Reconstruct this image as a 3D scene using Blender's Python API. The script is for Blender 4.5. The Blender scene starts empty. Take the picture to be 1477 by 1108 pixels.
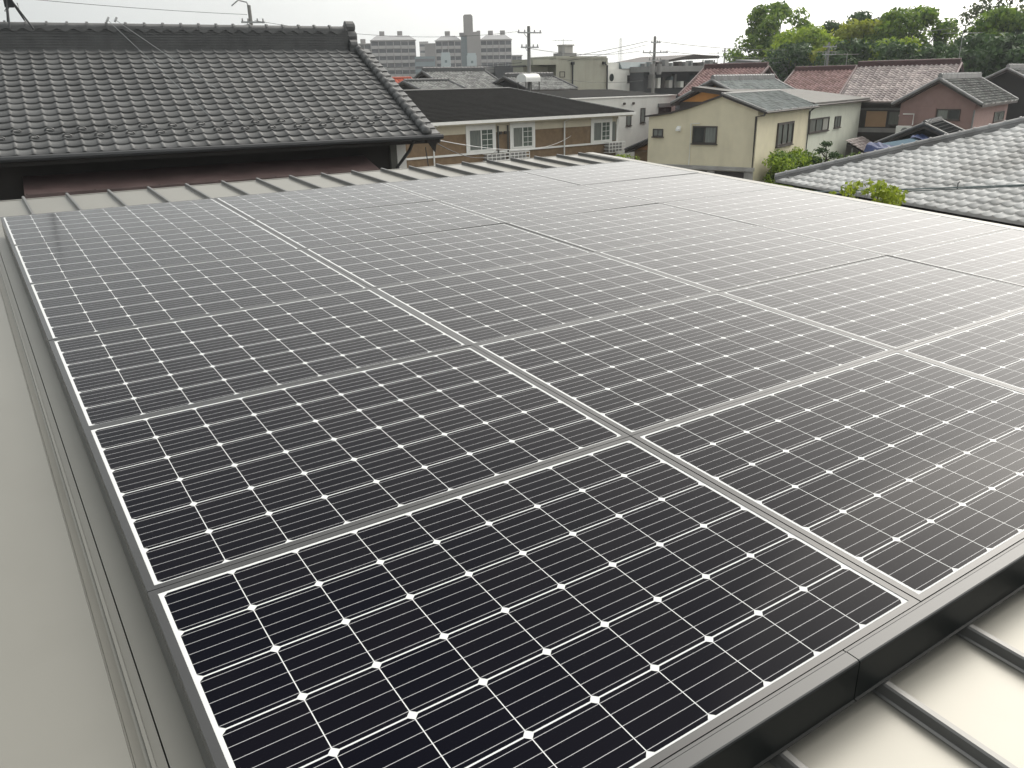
import bpy, bmesh, math, random
from math import sin, cos, radians, pi, sqrt, floor
from mathutils import Vector, Matrix

# ------------------------------------------------------------------ camera, world, sun
S = bpy.context.scene
COL = S.collection
cam_d = bpy.data.cameras.new("camera")
cam_d.sensor_fit = 'HORIZONTAL'
cam_d.sensor_width = 36.0
cam_d.lens = 36.0 * 1155.24 / 1477.0
cam_d.clip_start = 0.05
cam_d.clip_end = 6000
cam = bpy.data.objects.new("camera", cam_d)
COL.objects.link(cam)
cx_ = Vector((0.8315344, -0.5551312, -0.0194893))
cd_ = Vector((-0.2109580, -0.2831491, -0.9355871))
cf_ = Vector((0.5138552, 0.7820844, -0.3525576))
M = Matrix.Identity(4)
for i in range(3):
    M[i][0], M[i][1], M[i][2] = cx_[i], -cd_[i], -cf_[i]
CAM = Vector((-0.148, -0.784, 7.596))
M.translation = CAM
cam.matrix_world = M
S.camera = cam

SUN_AZ, SUN_EL = radians(82), radians(41)          # azimuth from +Y towards +X
sun_dir = Vector((sin(SUN_AZ) * cos(SUN_EL), cos(SUN_AZ) * cos(SUN_EL), sin(SUN_EL)))
sl = bpy.data.lights.new("sun", 'SUN')
sl.energy = 1.0
sl.angle = radians(40)
sl.color = (1.0, 0.93, 0.82)
so = bpy.data.objects.new("sun", sl)
COL.objects.link(so)
so.rotation_euler = sun_dir.to_track_quat('Z', 'Y').to_euler()
so.location = (0, 0, 60)

W = bpy.data.worlds.new("World")
S.world = W
W.use_nodes = True
wt = W.node_tree
for n in list(wt.nodes):
    wt.nodes.remove(n)


def wn(t, **k):
    n = wt.nodes.new(t)
    for a, b in k.items():
        setattr(n, a, b)
    return n


out = wn('ShaderNodeOutputWorld')
bg = wn('ShaderNodeBackground')
bg.inputs['Strength'].default_value = 0.1
sky = wn('ShaderNodeTexSky', sky_type='NISHITA', sun_disc=False, sun_elevation=SUN_EL,
         sun_rotation=SUN_AZ, air_density=1.5, dust_density=6.0, ozone_density=1.0)
hs = wn('ShaderNodeHueSaturation')
hs.inputs['Saturation'].default_value = 0.18
hs.inputs['Value'].default_value = 0.5
wt.links.new(sky.outputs[0], hs.inputs['Color'])
# thin bright overcast with a wide glow round the hidden sun
geo = wn('ShaderNodeTexCoord')
dot = wn('ShaderNodeVectorMath', operation='DOT_PRODUCT')
wt.links.new(geo.outputs['Generated'], dot.inputs[0])
dot.inputs[1].default_value = sun_dir
mx = wn('ShaderNodeMath', operation='MAXIMUM')
wt.links.new(dot.outputs['Value'], mx.inputs[0])
mx.inputs[1].default_value = 0.0


def wpow(e, k):
    p = wn('ShaderNodeMath', operation='POWER')
    wt.links.new(mx.outputs[0], p.inputs[0])
    p.inputs[1].default_value = e
    m = wn('ShaderNodeMath', operation='MULTIPLY')
    wt.links.new(p.outputs[0], m.inputs[0])
    m.inputs[1].default_value = k
    return m


g1, g2, g3, g4 = wpow(5.0, 17.0), wpow(16.0, 8.0), wpow(60.0, 2.0), wpow(2.0, 11.5)
a1 = wn('ShaderNodeMath', operation='ADD')
a2 = wn('ShaderNodeMath', operation='ADD')
a3 = wn('ShaderNodeMath', operation='ADD')
wt.links.new(g1.outputs[0], a1.inputs[0]); wt.links.new(g2.outputs[0], a1.inputs[1])
wt.links.new(a1.outputs[0], a2.inputs[0]); wt.links.new(g3.outputs[0], a2.inputs[1])
wt.links.new(a2.outputs[0], a3.inputs[0]); wt.links.new(g4.outputs[0], a3.inputs[1])
glow = wn('ShaderNodeMixRGB', blend_type='MULTIPLY')
glow.inputs[0].default_value = 1.0
wt.links.new(a3.outputs[0], glow.inputs[1])
glow.inputs[2].default_value = (1.0, 0.935, 0.85, 1)
# cloud sheet: slow soft variation
cn = wn('ShaderNodeTexNoise')
cn.inputs['Scale'].default_value = 2.2
cn.inputs['Detail'].default_value = 3.0
wt.links.new(geo.outputs['Generated'], cn.inputs['Vector'])
cr = wn('ShaderNodeMapRange')
cr.inputs['From Min'].default_value = 0.3; cr.inputs['From Max'].default_value = 0.7
cr.inputs['To Min'].default_value = 5.4; cr.inputs['To Max'].default_value = 6.4
wt.links.new(cn.outputs['Fac'], cr.inputs['Value'])
cc = wn('ShaderNodeMixRGB', blend_type='MULTIPLY')
cc.inputs[0].default_value = 1.0
wt.links.new(cr.outputs[0], cc.inputs[1])
cc.inputs[2].default_value = (0.955, 1.0, 0.995, 1)
s1 = wn('ShaderNodeMixRGB', blend_type='ADD'); s1.inputs[0].default_value = 1.0
s2 = wn('ShaderNodeMixRGB', blend_type='ADD'); s2.inputs[0].default_value = 1.0
wt.links.new(hs.outputs[0], s1.inputs[1]); wt.links.new(glow.outputs[0], s1.inputs[2])
wt.links.new(s1.outputs[0], s2.inputs[1]); wt.links.new(cc.outputs[0], s2.inputs[2])
wt.links.new(s2.outputs[0], bg.inputs['Color'])
wt.links.new(bg.outputs[0], out.inputs[0])

S.view_settings.view_transform = 'Standard'
S.view_settings.look = 'None'
S.view_settings.exposure = 0.0
S.view_settings.gamma = 1.0
S.render.engine = 'CYCLES'
S.cycles.max_bounces = 6
S.cycles.volume_bounces = 1

# ------------------------------------------------------------------ helpers
R = random.Random(7)


class MB:
    """collects shapes and links them as ONE mesh object"""

    def __init__(self, xf=None):
        self.v, self.f, self.xf = [], [], xf

    def pt(self, p):
        p = Vector(p)
        self.v.append(tuple(self.xf(p)) if self.xf else tuple(p))
        return len(self.v) - 1

    def face(self, pts):
        self.f.append([self.pt(p) for p in pts])
        return self

    def box(self, x0, x1, y0, y1, z0, z1):
        i = [self.pt((x, y, z)) for z in (z0, z1) for y in (y0, y1) for x in (x0, x1)]
        for q in ((0, 2, 3, 1), (4, 5, 7, 6), (0, 1, 5, 4), (2, 6, 7, 3), (0, 4, 6, 2), (1, 3, 7, 5)):
            self.f.append([i[k] for k in q])
        return self

    def prism(self, poly, d):
        """extrude a polygon (list of 3D points) along vector d"""
        d = Vector(d); n = len(poly)
        a = [self.pt(p) for p in poly]
        b = [self.pt(Vector(p) + d) for p in poly]
        self.f.append(a[::-1]); self.f.append(b)
        for k in range(n):
            self.f.append([a[k], a[(k + 1) % n], b[(k + 1) % n], b[k]])
        return self

    def tube(self, pts, r, n=6, r1=None, cap=True):
        pts = [Vector(p) for p in pts]
        rings = []
        for k, p in enumerate(pts):
            t = (pts[min(k + 1, len(pts) - 1)] - pts[max(k - 1, 0)])
            t = t.normalized() if t.length > 1e-9 else Vector((0, 0, 1))
            a = t.cross(Vector((0, 0, 1)))
            if a.length < 1e-4:
                a = t.cross(Vector((1, 0, 0)))
            a.normalize(); b = t.cross(a)
            rr = r if r1 is None else r + (r1 - r) * k / max(1, len(pts) - 1)
            rings.append([self.pt(p + a * (rr * cos(2 * pi * j / n)) + b * (rr * sin(2 * pi * j / n))) for j in range(n)])
        for k in range(len(rings) - 1):
            for j in range(n):
                self.f.append([rings[k][j], rings[k][(j + 1) % n], rings[k + 1][(j + 1) % n], rings[k + 1][j]])
        if cap:
            self.f.append(rings[0][::-1]); self.f.append(rings[-1])
        return self

    def build(self, name, mat, parent=None, smooth=False, label=None):
        me = bpy.data.meshes.new(name)
        me.from_pydata(self.v, [], self.f)
        bm = bmesh.new(); bm.from_mesh(me)
        bmesh.ops.recalc_face_normals(bm, faces=bm.faces)
        bm.to_mesh(me); bm.free()
        me.materials.append(mat)
        if smooth:
            for p in me.polygons:
                p.use_smooth = True
        o = bpy.data.objects.new(name, me)
        COL.objects.link(o)
        if parent:
            o.parent = parent
        if label:
            o['label'] = label
        return o


def tag(o, label, cat, group=None, kind=None):
    o['label'] = label; o['category'] = cat
    if group: o['group'] = group
    if kind: o['kind'] = kind
    return o


def thing(name, label, cat, loc=(0, 0, 0), az=None, group=None):
    """Empty at the base; with az (degrees from +Y to +X) local x runs along that azimuth, local y to its left"""
    o = bpy.data.objects.new(name, None)
    o.empty_display_size = 0.3
    COL.objects.link(o)
    o.location = loc
    if az is not None:
        o.rotation_euler = (0, 0, radians(90 - az))
    return tag(o, label, cat, group)


def setup(o, kind):
    o['kind'] = kind
    return o


# ------------------------------------------------------------------ materials
def mat(name, c, rough=0.6, metal=0.0, var=0.15, vs=3.0, bump=0.0, bs=40.0, spec=0.5, stain=0.0, ss=0.6, stretch=None):
    m = bpy.data.materials.new(name)
    m.use_nodes = True
    nt = m.node_tree
    b = nt.nodes['Principled BSDF']
    b.inputs['Roughness'].default_value = rough
    b.inputs['Metallic'].default_value = metal
    b.inputs['Specular IOR Level'].default_value = spec
    tc = nt.nodes.new('ShaderNodeTexCoord')
    mp = nt.nodes.new('ShaderNodeMapping')
    if stretch: mp.inputs['Scale'].default_value = stretch
    nt.links.new(tc.outputs['Object'], mp.inputs['Vector'])
    nz = nt.nodes.new('ShaderNodeTexNoise')
    nz.inputs['Scale'].default_value = vs
    nz.inputs['Detail'].default_value = 5
    nt.links.new(mp.outputs[0], nz.inputs['Vector'])
    rp = nt.nodes.new('ShaderNodeMapRange')
    rp.inputs['From Min'].default_value = 0.25; rp.inputs['From Max'].default_value = 0.75
    rp.inputs['To Min'].default_value = 1 - var; rp.inputs['To Max'].default_value = 1 + var
    nt.links.new(nz.outputs['Fac'], rp.inputs['Value'])
    mu = nt.nodes.new('ShaderNodeMixRGB'); mu.blend_type = 'MULTIPLY'; mu.inputs[0].default_value = 1
    mu.inputs[1].default_value = (*c, 1)
    nt.links.new(rp.outputs[0], mu.inputs[2])
    src = mu
    if stain > 0:
        n2 = nt.nodes.new('ShaderNodeTexNoise'); n2.inputs['Scale'].default_value = ss; n2.inputs['Detail'].default_value = 7
        m2 = nt.nodes.new('ShaderNodeMapping'); m2.inputs['Scale'].default_value = (2.5, 2.5, 0.5)
        nt.links.new(tc.outputs['Object'], m2.inputs['Vector']); nt.links.new(m2.outputs[0], n2.inputs['Vector'])
        r2 = nt.nodes.new('ShaderNodeMapRange')
        r2.inputs['From Min'].default_value = 0.5; r2.inputs['From Max'].default_value = 0.72
        r2.inputs['To Min'].default_value = 0; r2.inputs['To Max'].default_value = stain
        nt.links.new(n2.outputs['Fac'], r2.inputs['Value'])
        mm = nt.nodes.new('ShaderNodeMixRGB'); mm.blend_type = 'MIX'
        nt.links.new(r2.outputs[0], mm.inputs[0]); nt.links.new(mu.outputs[0], mm.inputs[1])
        mm.inputs[2].default_value = (c[0] * .45, c[1] * .43, c[2] * .4, 1)
        src = mm
    nt.links.new(src.outputs[0], b.inputs['Base Color'])
    if bump > 0:
        n3 = nt.nodes.new('ShaderNodeTexNoise'); n3.inputs['Scale'].default_value = bs; n3.inputs['Detail'].default_value = 3
        nt.links.new(mp.outputs[0], n3.inputs['Vector'])
        bp = nt.nodes.new('ShaderNodeBump'); bp.inputs['Strength'].default_value = bump; bp.inputs['Distance'].default_value = 0.02
        nt.links.new(n3.outputs['Fac'], bp.inputs['Height'])
        nt.links.new(bp.outputs[0], b.inputs['Normal'])
    return m


def tile_mat(name, c, rough=0.45, var=0.25, tw=0.265, tl=0.235, c2=None, spec=0.5, mix=0.35):
    """fired roof tile: each tile a little different (keyed on its own cell), weathering in patches"""
    m = mat(name, c, rough, 0, 0.18, 1.3, 0.15, 60, spec)
    nt = m.node_tree; b = nt.nodes['Principled BSDF']
    at = nt.nodes.new('ShaderNodeAttribute'); at.attribute_name = 'tile_rand'
    rp = nt.nodes.new('ShaderNodeMapRange')
    rp.inputs['To Min'].default_value = 1 - var; rp.inputs['To Max'].default_value = 1 + var
    nt.links.new(at.outputs['Fac'], rp.inputs['Value'])
    src = b.inputs['Base Color'].links[0].from_socket
    mu = nt.nodes.new('ShaderNodeMixRGB'); mu.blend_type = 'MULTIPLY'; mu.inputs[0].default_value = 1
    nt.links.new(src, mu.inputs[1]); nt.links.new(rp.outputs[0], mu.inputs[2])
    last = mu
    if c2:
        n2 = nt.nodes.new('ShaderNodeTexNoise'); n2.inputs['Scale'].default_value = 0.7; n2.inputs['Detail'].default_value = 8
        tc = nt.nodes.new('ShaderNodeTexCoord'); nt.links.new(tc.outputs['Object'], n2.inputs['Vector'])
        r2 = nt.nodes.new('ShaderNodeMapRange')
        r2.inputs['From Min'].default_value = 0.45; r2.inputs['From Max'].default_value = 0.7
        r2.inputs['To Min'].default_value = 0; r2.inputs['To Max'].default_value = mix
        nt.links.new(n2.outputs['Fac'], r2.inputs['Value'])
        mm = nt.nodes.new('ShaderNodeMixRGB'); nt.links.new(r2.outputs[0], mm.inputs[0])
        nt.links.new(mu.outputs[0], mm.inputs[1]); mm.inputs[2].default_value = (*c2, 1)
        last = mm
    nt.links.new(last.outputs[0], b.inputs['Base Color'])
    r3 = nt.nodes.new('ShaderNodeMapRange')
    r3.inputs['To Min'].default_value = rough - 0.07; r3.inputs['To Max'].default_value = rough + 0.1
    nt.links.new(at.outputs['Fac'], r3.inputs['Value'])
    nt.links.new(r3.outputs[0], b.inputs['Roughness'])
    return m


def leaf_mat(name, c, c2, trans=0.5):
    m = bpy.data.materials.new(name); m.use_nodes = True
    nt = m.node_tree; b = nt.nodes['Principled BSDF']
    b.inputs['Roughness'].default_value = 0.55
    b.inputs['Specular IOR Level'].default_value = 0.3
    at = nt.nodes.new('ShaderNodeAttribute'); at.attribute_name = 'leaf_rand'
    mm = nt.nodes.new('ShaderNodeMixRGB')
    nt.links.new(at.outputs['Fac'], mm.inputs[0])
    mm.inputs[1].default_value = (*c, 1); mm.inputs[2].default_value = (*c2, 1)
    nt.links.new(mm.outputs[0], b.inputs['Base Color'])
    tr = nt.nodes.new('ShaderNodeBsdfTranslucent')
    nt.links.new(mm.outputs[0], tr.inputs['Color'])
    mix = nt.nodes.new('ShaderNodeMixShader'); mix.inputs[0].default_value = trans
    nt.links.new(b.outputs[0], mix.inputs[1]); nt.links.new(tr.outputs[0], mix.inputs[2])
    nt.links.new(mix.outputs[0], nt.nodes['Material Output'].inputs['Surface'])
    return m


def panel_mat():
    """laminated module: 9 x 6 pseudo-square black cells on a white sheet, five busbars each, under low-gloss glass"""
    m = bpy.data.materials.new("solar_laminate"); m.use_nodes = True
    nt = m.node_tree; b = nt.nodes['Principled BSDF']
    tc = nt.nodes.new('ShaderNodeTexCoord')
    sp = nt.nodes.new('ShaderNodeSeparateXYZ'); nt.links.new(tc.outputs['Object'], sp.inputs[0])

    def op(o, a, c=None, d=None):
        n = nt.nodes.new('ShaderNodeMath'); n.operation = o
        for k, x in enumerate((a, c, d)):
            if x is None: continue
            if isinstance(x, (int, float)): n.inputs[k].default_value = x
            else: nt.links.new(x, n.inputs[k])
        return n.outputs[0]
    CX, CY, H = 0.15895, 0.16060, 0.0784
    lx = op('DIVIDE', op('SUBTRACT', sp.outputs[0], 0.74325 - 4.5 * CX), CX)
    ly = op('DIVIDE', op('SUBTRACT', sp.outputs[1], 0.5012 - 3 * CY), CY)
    fx, fy = op('FRACT', lx), op('FRACT', ly)
    dx = op('MULTIPLY', op('ABSOLUTE', op('SUBTRACT', fx, 0.5)), CX)
    dy = op('MULTIPLY', op('ABSOLUTE', op('SUBTRACT', fy, 0.5)), CY)
    inside = op('MULTIPLY', op('LESS_THAN', dx, H), op('LESS_THAN', dy, H))
    inside = op('MULTIPLY', inside, op('LESS_THAN', op('ADD', dx, dy), 2 * H - 0.0098))
    bx = op('MULTIPLY', op('GREATER_THAN', lx, 0.0), op('LESS_THAN', lx, 9.0))
    by = op('MULTIPLY', op('GREATER_THAN', ly, 0.0), op('LESS_THAN', ly, 6.0))
    inside = op('MULTIPLY', inside, op('MULTIPLY', bx, by))
    q = op('FRACT', op('ADD', op('DIVIDE', op('SUBTRACT', fy, 0.08), 0.21), 0.5))
    bus = op('LESS_THAN', op('MULTIPLY', op('ABSOLUTE', op('SUBTRACT', q, 0.5)), 0.21 * CY), 0.00062)
    wnz = nt.nodes.new('ShaderNodeTexWhiteNoise'); wnz.noise_dimensions = '3D'
    cmb = nt.nodes.new('ShaderNodeCombineXYZ')
    nt.links.new(op('FLOOR', lx), cmb.inputs[0]); nt.links.new(op('FLOOR', ly), cmb.inputs[1])
    oi = nt.nodes.new('ShaderNodeObjectInfo'); nt.links.new(oi.outputs['Random'], cmb.inputs[2])
    nt.links.new(cmb.outputs[0], wnz.inputs['Vector'])
    cellc = nt.nodes.new('ShaderNodeMixRGB'); nt.links.new(wnz.outputs['Value'], cellc.inputs[0])
    cellc.inputs[1].default_value = (0.0012, 0.0016, 0.0048, 1); cellc.inputs[2].default_value = (0.0032, 0.0032, 0.0062, 1)
    withbus = nt.nodes.new('ShaderNodeMixRGB'); nt.links.new(bus, withbus.inputs[0])
    nt.links.new(cellc.outputs[0], withbus.inputs[1]); withbus.inputs[2].default_value = (0.42, 0.42, 0.43, 1)
    fin = nt.nodes.new('ShaderNodeMixRGB'); nt.links.new(inside, fin.inputs[0])
    fin.inputs[1].default_value = (0.57, 0.585, 0.585, 1); nt.links.new(withbus.outputs[0], fin.inputs[2])
    # a thin film of dust, in soft patches and a little heavier towards the lower edge
    dn = nt.nodes.new('ShaderNodeTexNoise'); dn.inputs['Scale'].default_value = 2.3; dn.inputs['Detail'].default_value = 6
    nt.links.new(tc.outputs['Object'], dn.inputs['Vector'])
    dr = nt.nodes.new('ShaderNodeMapRange'); dr.inputs['From Min'].default_value = 0.35; dr.inputs['From Max'].default_value = 0.8
    dr.inputs['To Min'].default_value = 0.0005; dr.inputs['To Max'].default_value = 0.006
    nt.links.new(dn.outputs['Fac'], dr.inputs['Value'])
    dust = nt.nodes.new('ShaderNodeMixRGB'); nt.links.new(dr.outputs[0], dust.inputs[0])
    nt.links.new(fin.outputs[0], dust.inputs[1]); dust.inputs[2].default_value = (0.36, 0.33, 0.30, 1)
    nt.links.new(dust.outputs[0], b.inputs['Base Color'])
    # cell sheet seen through anti-reflective glass: weak face-on, a full sky mirror only at a glancing angle
    b.inputs['Roughness'].default_value = 0.6
    b.inputs['Specular IOR Level'].default_value = 0.0
    bn = nt.nodes.new('ShaderNodeTexNoise'); bn.inputs['Scale'].default_value = 5; bn.inputs['Detail'].default_value = 2
    nt.links.new(tc.outputs['Object'], bn.inputs['Vector'])
    bp = nt.nodes.new('ShaderNodeBump'); bp.inputs['Strength'].default_value = 0.02; bp.inputs['Distance'].default_value = 0.02
    nt.links.new(bn.outputs['Fac'], bp.inputs['Height'])
    gl = nt.nodes.new('ShaderNodeBsdfGlossy'); gl.inputs['Roughness'].default_value = 0.11
    gl.inputs['Color'].default_value = (1, 1, 1, 1)
    nt.links.new(bp.outputs[0], gl.inputs['Normal'])
    lw_ = nt.nodes.new('ShaderNodeLayerWeight'); lw_.inputs['Blend'].default_value = 0.5
    fr_ = op('ADD', op('MULTIPLY', op('POWER', lw_.outputs['Facing'], 5.9), 0.985), 0.0022)
    ms = nt.nodes.new('ShaderNodeMixShader')
    nt.links.new(fr_, ms.inputs[0]); nt.links.new(b.outputs[0], ms.inputs[1]); nt.links.new(gl.outputs[0], ms.inputs[2])
    nt.links.new(ms.outputs[0], nt.nodes['Material Output'].inputs['Surface'])
    return m


def glass_mat(name, c=(0.03, 0.035, 0.035)):
    return mat(name, c, 0.08, 0, 0.3, 1.2)


K = dict(
    laminate=panel_mat(),
    frame=mat("black_anodised_frame", (0.028, 0.029, 0.030), 0.24, 0.0, 0.08, 6),
    cover=mat("dark_cover_metal", (0.045, 0.047, 0.048), 0.30, 0.1, 0.06, 4),
    fascia=mat("black_fascia", (0.007, 0.0085, 0.0085), 0.5, 0.0, 0.06, 4, spec=0.12),
    sheet=mat("galvalume_sheet", (0.225, 0.220, 0.196), 0.38, 0.4, 0.06, 1.8, 0.10, 2.2, stretch=(1, 0.35, 1), stain=0.07, ss=1.4),
    seam=mat("galvalume_seam", (0.15, 0.15, 0.145), 0.38, 0.45, 0.06, 3),
    siding=mat("own_siding", (0.33, 0.31, 0.28), 0.7, 0, 0.1),
    tile_dark=tile_mat("dark_clay_tile", (0.082, 0.084, 0.085), 0.46, 0.2, c2=(0.12, 0.12, 0.115), mix=0.3),
    tile_grey=tile_mat("weathered_grey_tile", (0.64, 0.635, 0.62), 0.40, 0.14, c2=(0.30, 0.285, 0.26), mix=0.4),
    tile_ridge=mat("ridge_tile", (0.085, 0.087, 0.088), 0.42, 0, 0.25, 4, 0.2, 30),
    tile_ridge_grey=mat("grey_ridge_tile", (0.24, 0.24, 0.24), 0.5, 0, 0.25, 3, 0.2, 30, stain=0.6),
    tile_red=tile_mat("red_tile", (0.33, 0.20, 0.185), 0.28, 0.25, c2=(0.14, 0.07, 0.065)),
    tile_redridge=mat("red_ridge", (0.075, 0.035, 0.034), 0.5, 0, 0.2),
    tile_pale=tile_mat("pale_glazed_tile", (0.50, 0.43, 0.41), 0.20, 0.3, c2=(0.20, 0.15, 0.14)),
    tile_slate=tile_mat("slate_green_tile", (0.40, 0.43, 0.42), 0.3, 0.18),
    tile_mid=tile_mat("mid_grey_tile", (0.36, 0.36, 0.345), 0.25, 0.3, c2=(0.48, 0.48, 0.46)),
    orange_tile=tile_mat("orange_tile", (0.55, 0.12, 0.06), 0.5, 0.2),
    shingle=mat("dark_shingle", (0.013, 0.013, 0.0125), 0.9, 0, 0.35, 6, 0.3, 30, spec=0.04),
    dark=mat("dark_wood", (0.018, 0.016, 0.015), 0.8, 0, 0.2),  # near-black brown shared by walls, decks and boards
    brownmetal=mat("brown_sheet", (0.085, 0.060, 0.058), 0.45, 0, 0.25, 3, stain=0.5),
    post=mat("weathered_post", (0.10, 0.10, 0.09), 0.8, 0, 0.25),
    white=mat("white_paint", (0.78, 0.78, 0.75), 0.45, 0, 0.05),
    offwhite=mat("offwhite_render", (0.66, 0.66, 0.62), 0.8, 0, 0.05, 2, stain=0.18),
    cream=mat("cream_render", (0.70, 0.64, 0.47), 0.85, 0, 0.05, 2, 0.05, 60, stain=0.16),
    palegreen=mat("pale_green_render", (0.62, 0.645, 0.55), 0.85, 0, 0.05, 2, stain=0.14),
    beige=mat("beige_siding", (0.60, 0.55, 0.43), 0.8, 0, 0.05, 2, stain=0.12),
    brownwall=mat("brown_brick_siding", (0.19, 0.13, 0.075), 0.85, 0, 0.18, 5, 0.2, 40),
    olive=mat("olive_render", (0.32, 0.32, 0.265), 0.85, 0, 0.05, 1.5, stain=0.2),
    pink=mat("pink_siding", (0.27, 0.175, 0.158), 0.8, 0, 0.08, 3, stain=0.15),
    orange=mat("orange_plaster", (0.60, 0.28, 0.08), 0.8, 0, 0.1, 2),
    timber=mat("orange_timber", (0.34, 0.17, 0.075), 0.8, 0, 0.25, 6, stretch=(1, 1, 6)),
    tan=mat("tan_plaster", (0.52, 0.34, 0.20), 0.8, 0, 0.06, 2),
    redwall=mat("red_wall", (0.26, 0.055, 0.055), 0.7, 0, 0.08, 2),
    trimdark=mat("dark_trim", (0.045, 0.037, 0.033), 0.6, 0, 0.12),
    trimgrey=mat("grey_trim", (0.20, 0.20, 0.195), 0.6, 0, 0.1),
    darkroof=mat("dark_sheet_roof", (0.085, 0.083, 0.075), 0.7, 0, 0.2, 2, stain=0.5),
    bluegrey=mat("bluegrey_sheet", (0.13, 0.17, 0.18), 0.5, 0, 0.1),
    flatroof=mat("black_flat_roof", (0.020, 0.020, 0.019), 0.9, 0, 0.2, 1, spec=0.05),
    charcoal=mat("charcoal_cladding", (0.060, 0.062, 0.066), 0.7, 0, 0.1, 2),
    concrete=mat("concrete", (0.36, 0.35, 0.33), 0.9, 0, 0.15, 2, 0.1, 20, stain=0.4),
    pole=mat("pole_concrete", (0.20, 0.20, 0.19), 0.85, 0, 0.15, 2),
    steel=mat("galvanised_steel", (0.32, 0.33, 0.33), 0.45, 0.6, 0.12, 6),
    wire=mat("wire_rubber", (0.025, 0.027, 0.03), 0.6, 0, 0.1),
    greywire=mat("aluminium_wire", (0.30, 0.31, 0.31), 0.5, 0.4, 0.1),
    teal=mat("teal_cable", (0.09, 0.125, 0.13), 0.5, 0, 0.15),
    pane=glass_mat("window_glass"),
    panelight=mat("curtained_window", (0.42, 0.42, 0.38), 0.12, 0, 0.25, 4, stretch=(8, 8, 0.3)),
    panegreen=mat("green_tinted_window", (0.10, 0.125, 0.11), 0.12, 0, 0.3, 3, stretch=(6, 6, 0.5)),
    panegrey=mat("greyed_window", (0.17, 0.185, 0.17), 0.12, 0, 0.25, 4, stretch=(6, 6, 0.4)),
    winframe=mat("dark_window_frame", (0.05, 0.042, 0.036), 0.5, 0, 0.1),
    tower=mat("apartment_tile", (0.235, 0.22, 0.21), 0.85, 0, 0.06, 0.3),
    towerdark=mat("apartment_recess", (0.075, 0.08, 0.09), 0.6, 0, 0.35, 0.35),
    towerlight=mat("apartment_parapet", (0.33, 0.315, 0.305), 0.85, 0, 0.06, 0.3),
    towerroof=mat("apartment_roof", (0.27, 0.27, 0.275), 0.7, 0, 0.06, 0.3),
    cyanwall=mat("pale_cyan_wall", (0.38, 0.43, 0.44), 0.8, 0, 0.06, 0.3),
    bark=mat("bark", (0.065, 0.055, 0.045), 0.9, 0, 0.3, 4, 0.4, 20),
    tarp=mat("blue_tarp", (0.018, 0.035, 0.11), 0.7, 0, 0.25, 5),
    corr=mat("blue_corrugated", (0.085, 0.15, 0.20), 0.7, 0, 0.2, 2, stain=0.5),
    ground=mat("ground_gravel", (0.17, 0.165, 0.15), 0.95, 0, 0.25, 0.4, 0.2, 5),
    rust=mat("rusty_steel", (0.10, 0.06, 0.045), 0.8, 0, 0.3, 5),
    leaf_mid=leaf_mat("leaf_mid", (0.047, 0.106, 0.015), (0.235, 0.344, 0.045)),
    leaf_bright=leaf_mat("leaf_bright", (0.113, 0.197, 0.015), (0.411, 0.519, 0.060)),
    leaf_yellow=leaf_mat("leaf_yellow", (0.164, 0.209, 0.018), (0.419, 0.448, 0.060)),
    leaf_dark=leaf_mat("leaf_dark", (0.022, 0.055, 0.016), (0.076, 0.138, 0.041), 0.25),
    leaf_olive=leaf_mat("leaf_olive", (0.053, 0.075, 0.033), (0.164, 0.194, 0.090)),
    leaf_lime=leaf_mat("leaf_lime", (0.16, 0.22, 0.02), (0.34, 0.40, 0.05), 0.5),
)

# ------------------------------------------------------------------ ground
gm = MB()
gm.face([(-255, -255, 0), (555, -255, 0), (555, 555, 0), (-255, 555, 0)])
setup(gm.build("ground", K['ground']), 'structure')

# ------------------------------------------------------------------ own roof and the solar array
TILT = radians(3.016)
Z0 = 6.45
ROOT = Matrix.Translation((0, 0, Z0)) @ Matrix.Rotation(TILT, 4, 'X')
PX, PY = 1.490, 1.008
PW, PH = 1.4865, 1.0058
SURF = -0.142

house = thing("own_house", "pale metal roofed house under the whole solar array", "house", (0, 0, 0))
roof_e = ROOT


def rbuild(mb, name, m, parent=house, smooth=False, label=None):
    o = mb.build(name, m, None, smooth, label)
    o.parent = parent
    o.matrix_local = roof_e
    return o


XR = 6.68       # right verge
YF = 7.60       # far end
b = MB(); b.box(-0.056, XR - 0.12, -2.6, YF, SURF - 0.05, SURF)
rbuild(b, "metal_roof", K['sheet'])
# left verge flashing, extruded along the slope
prof = [(-0.059, SURF), (-0.0775, SURF + 0.001), (-0.079, SURF + 0.012), (-0.0865, SURF + 0.0125), (-0.0885, SURF - 0.002),
        (-0.094, SURF - 0.002), (-0.112, SURF + 0.005), (-0.1135, SURF + 0.002), (-0.1155, SURF + 0.002), (-0.117, SURF + 0.008),
        (-0.60, SURF + 0.02), (-0.605, SURF - 0.18), (-0.595, SURF - 0.18), (-0.59, SURF - 0.05), (-0.059, SURF - 0.05)]
b = MB(); b.prism([(x, -2.6, h) for x, h in prof], (0, YF + 2.6, 0))
rbuild(b, "verge_flashing", K['sheet'])
b = MB(); b.prism([(XR - 0.118, -2.6, SURF), (XR - 0.118, -2.6, SURF + 0.02), (XR, -2.6, SURF + 0.02), (XR + 0.004, -2.6, SURF - 0.16), (XR - 0.01, -2.6, SURF - 0.16), (XR - 0.01, -2.6, SURF)], (0, YF + 2.6, 0))
rbuild(b, "verge_flashing", K['sheet'])
b = MB(); b.box(-0.6, XR, YF + 0.002, YF + 0.03, SURF - 0.17, SURF + 0.004)
rbuild(b, "ridge_flashing", K['sheet'])
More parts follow.
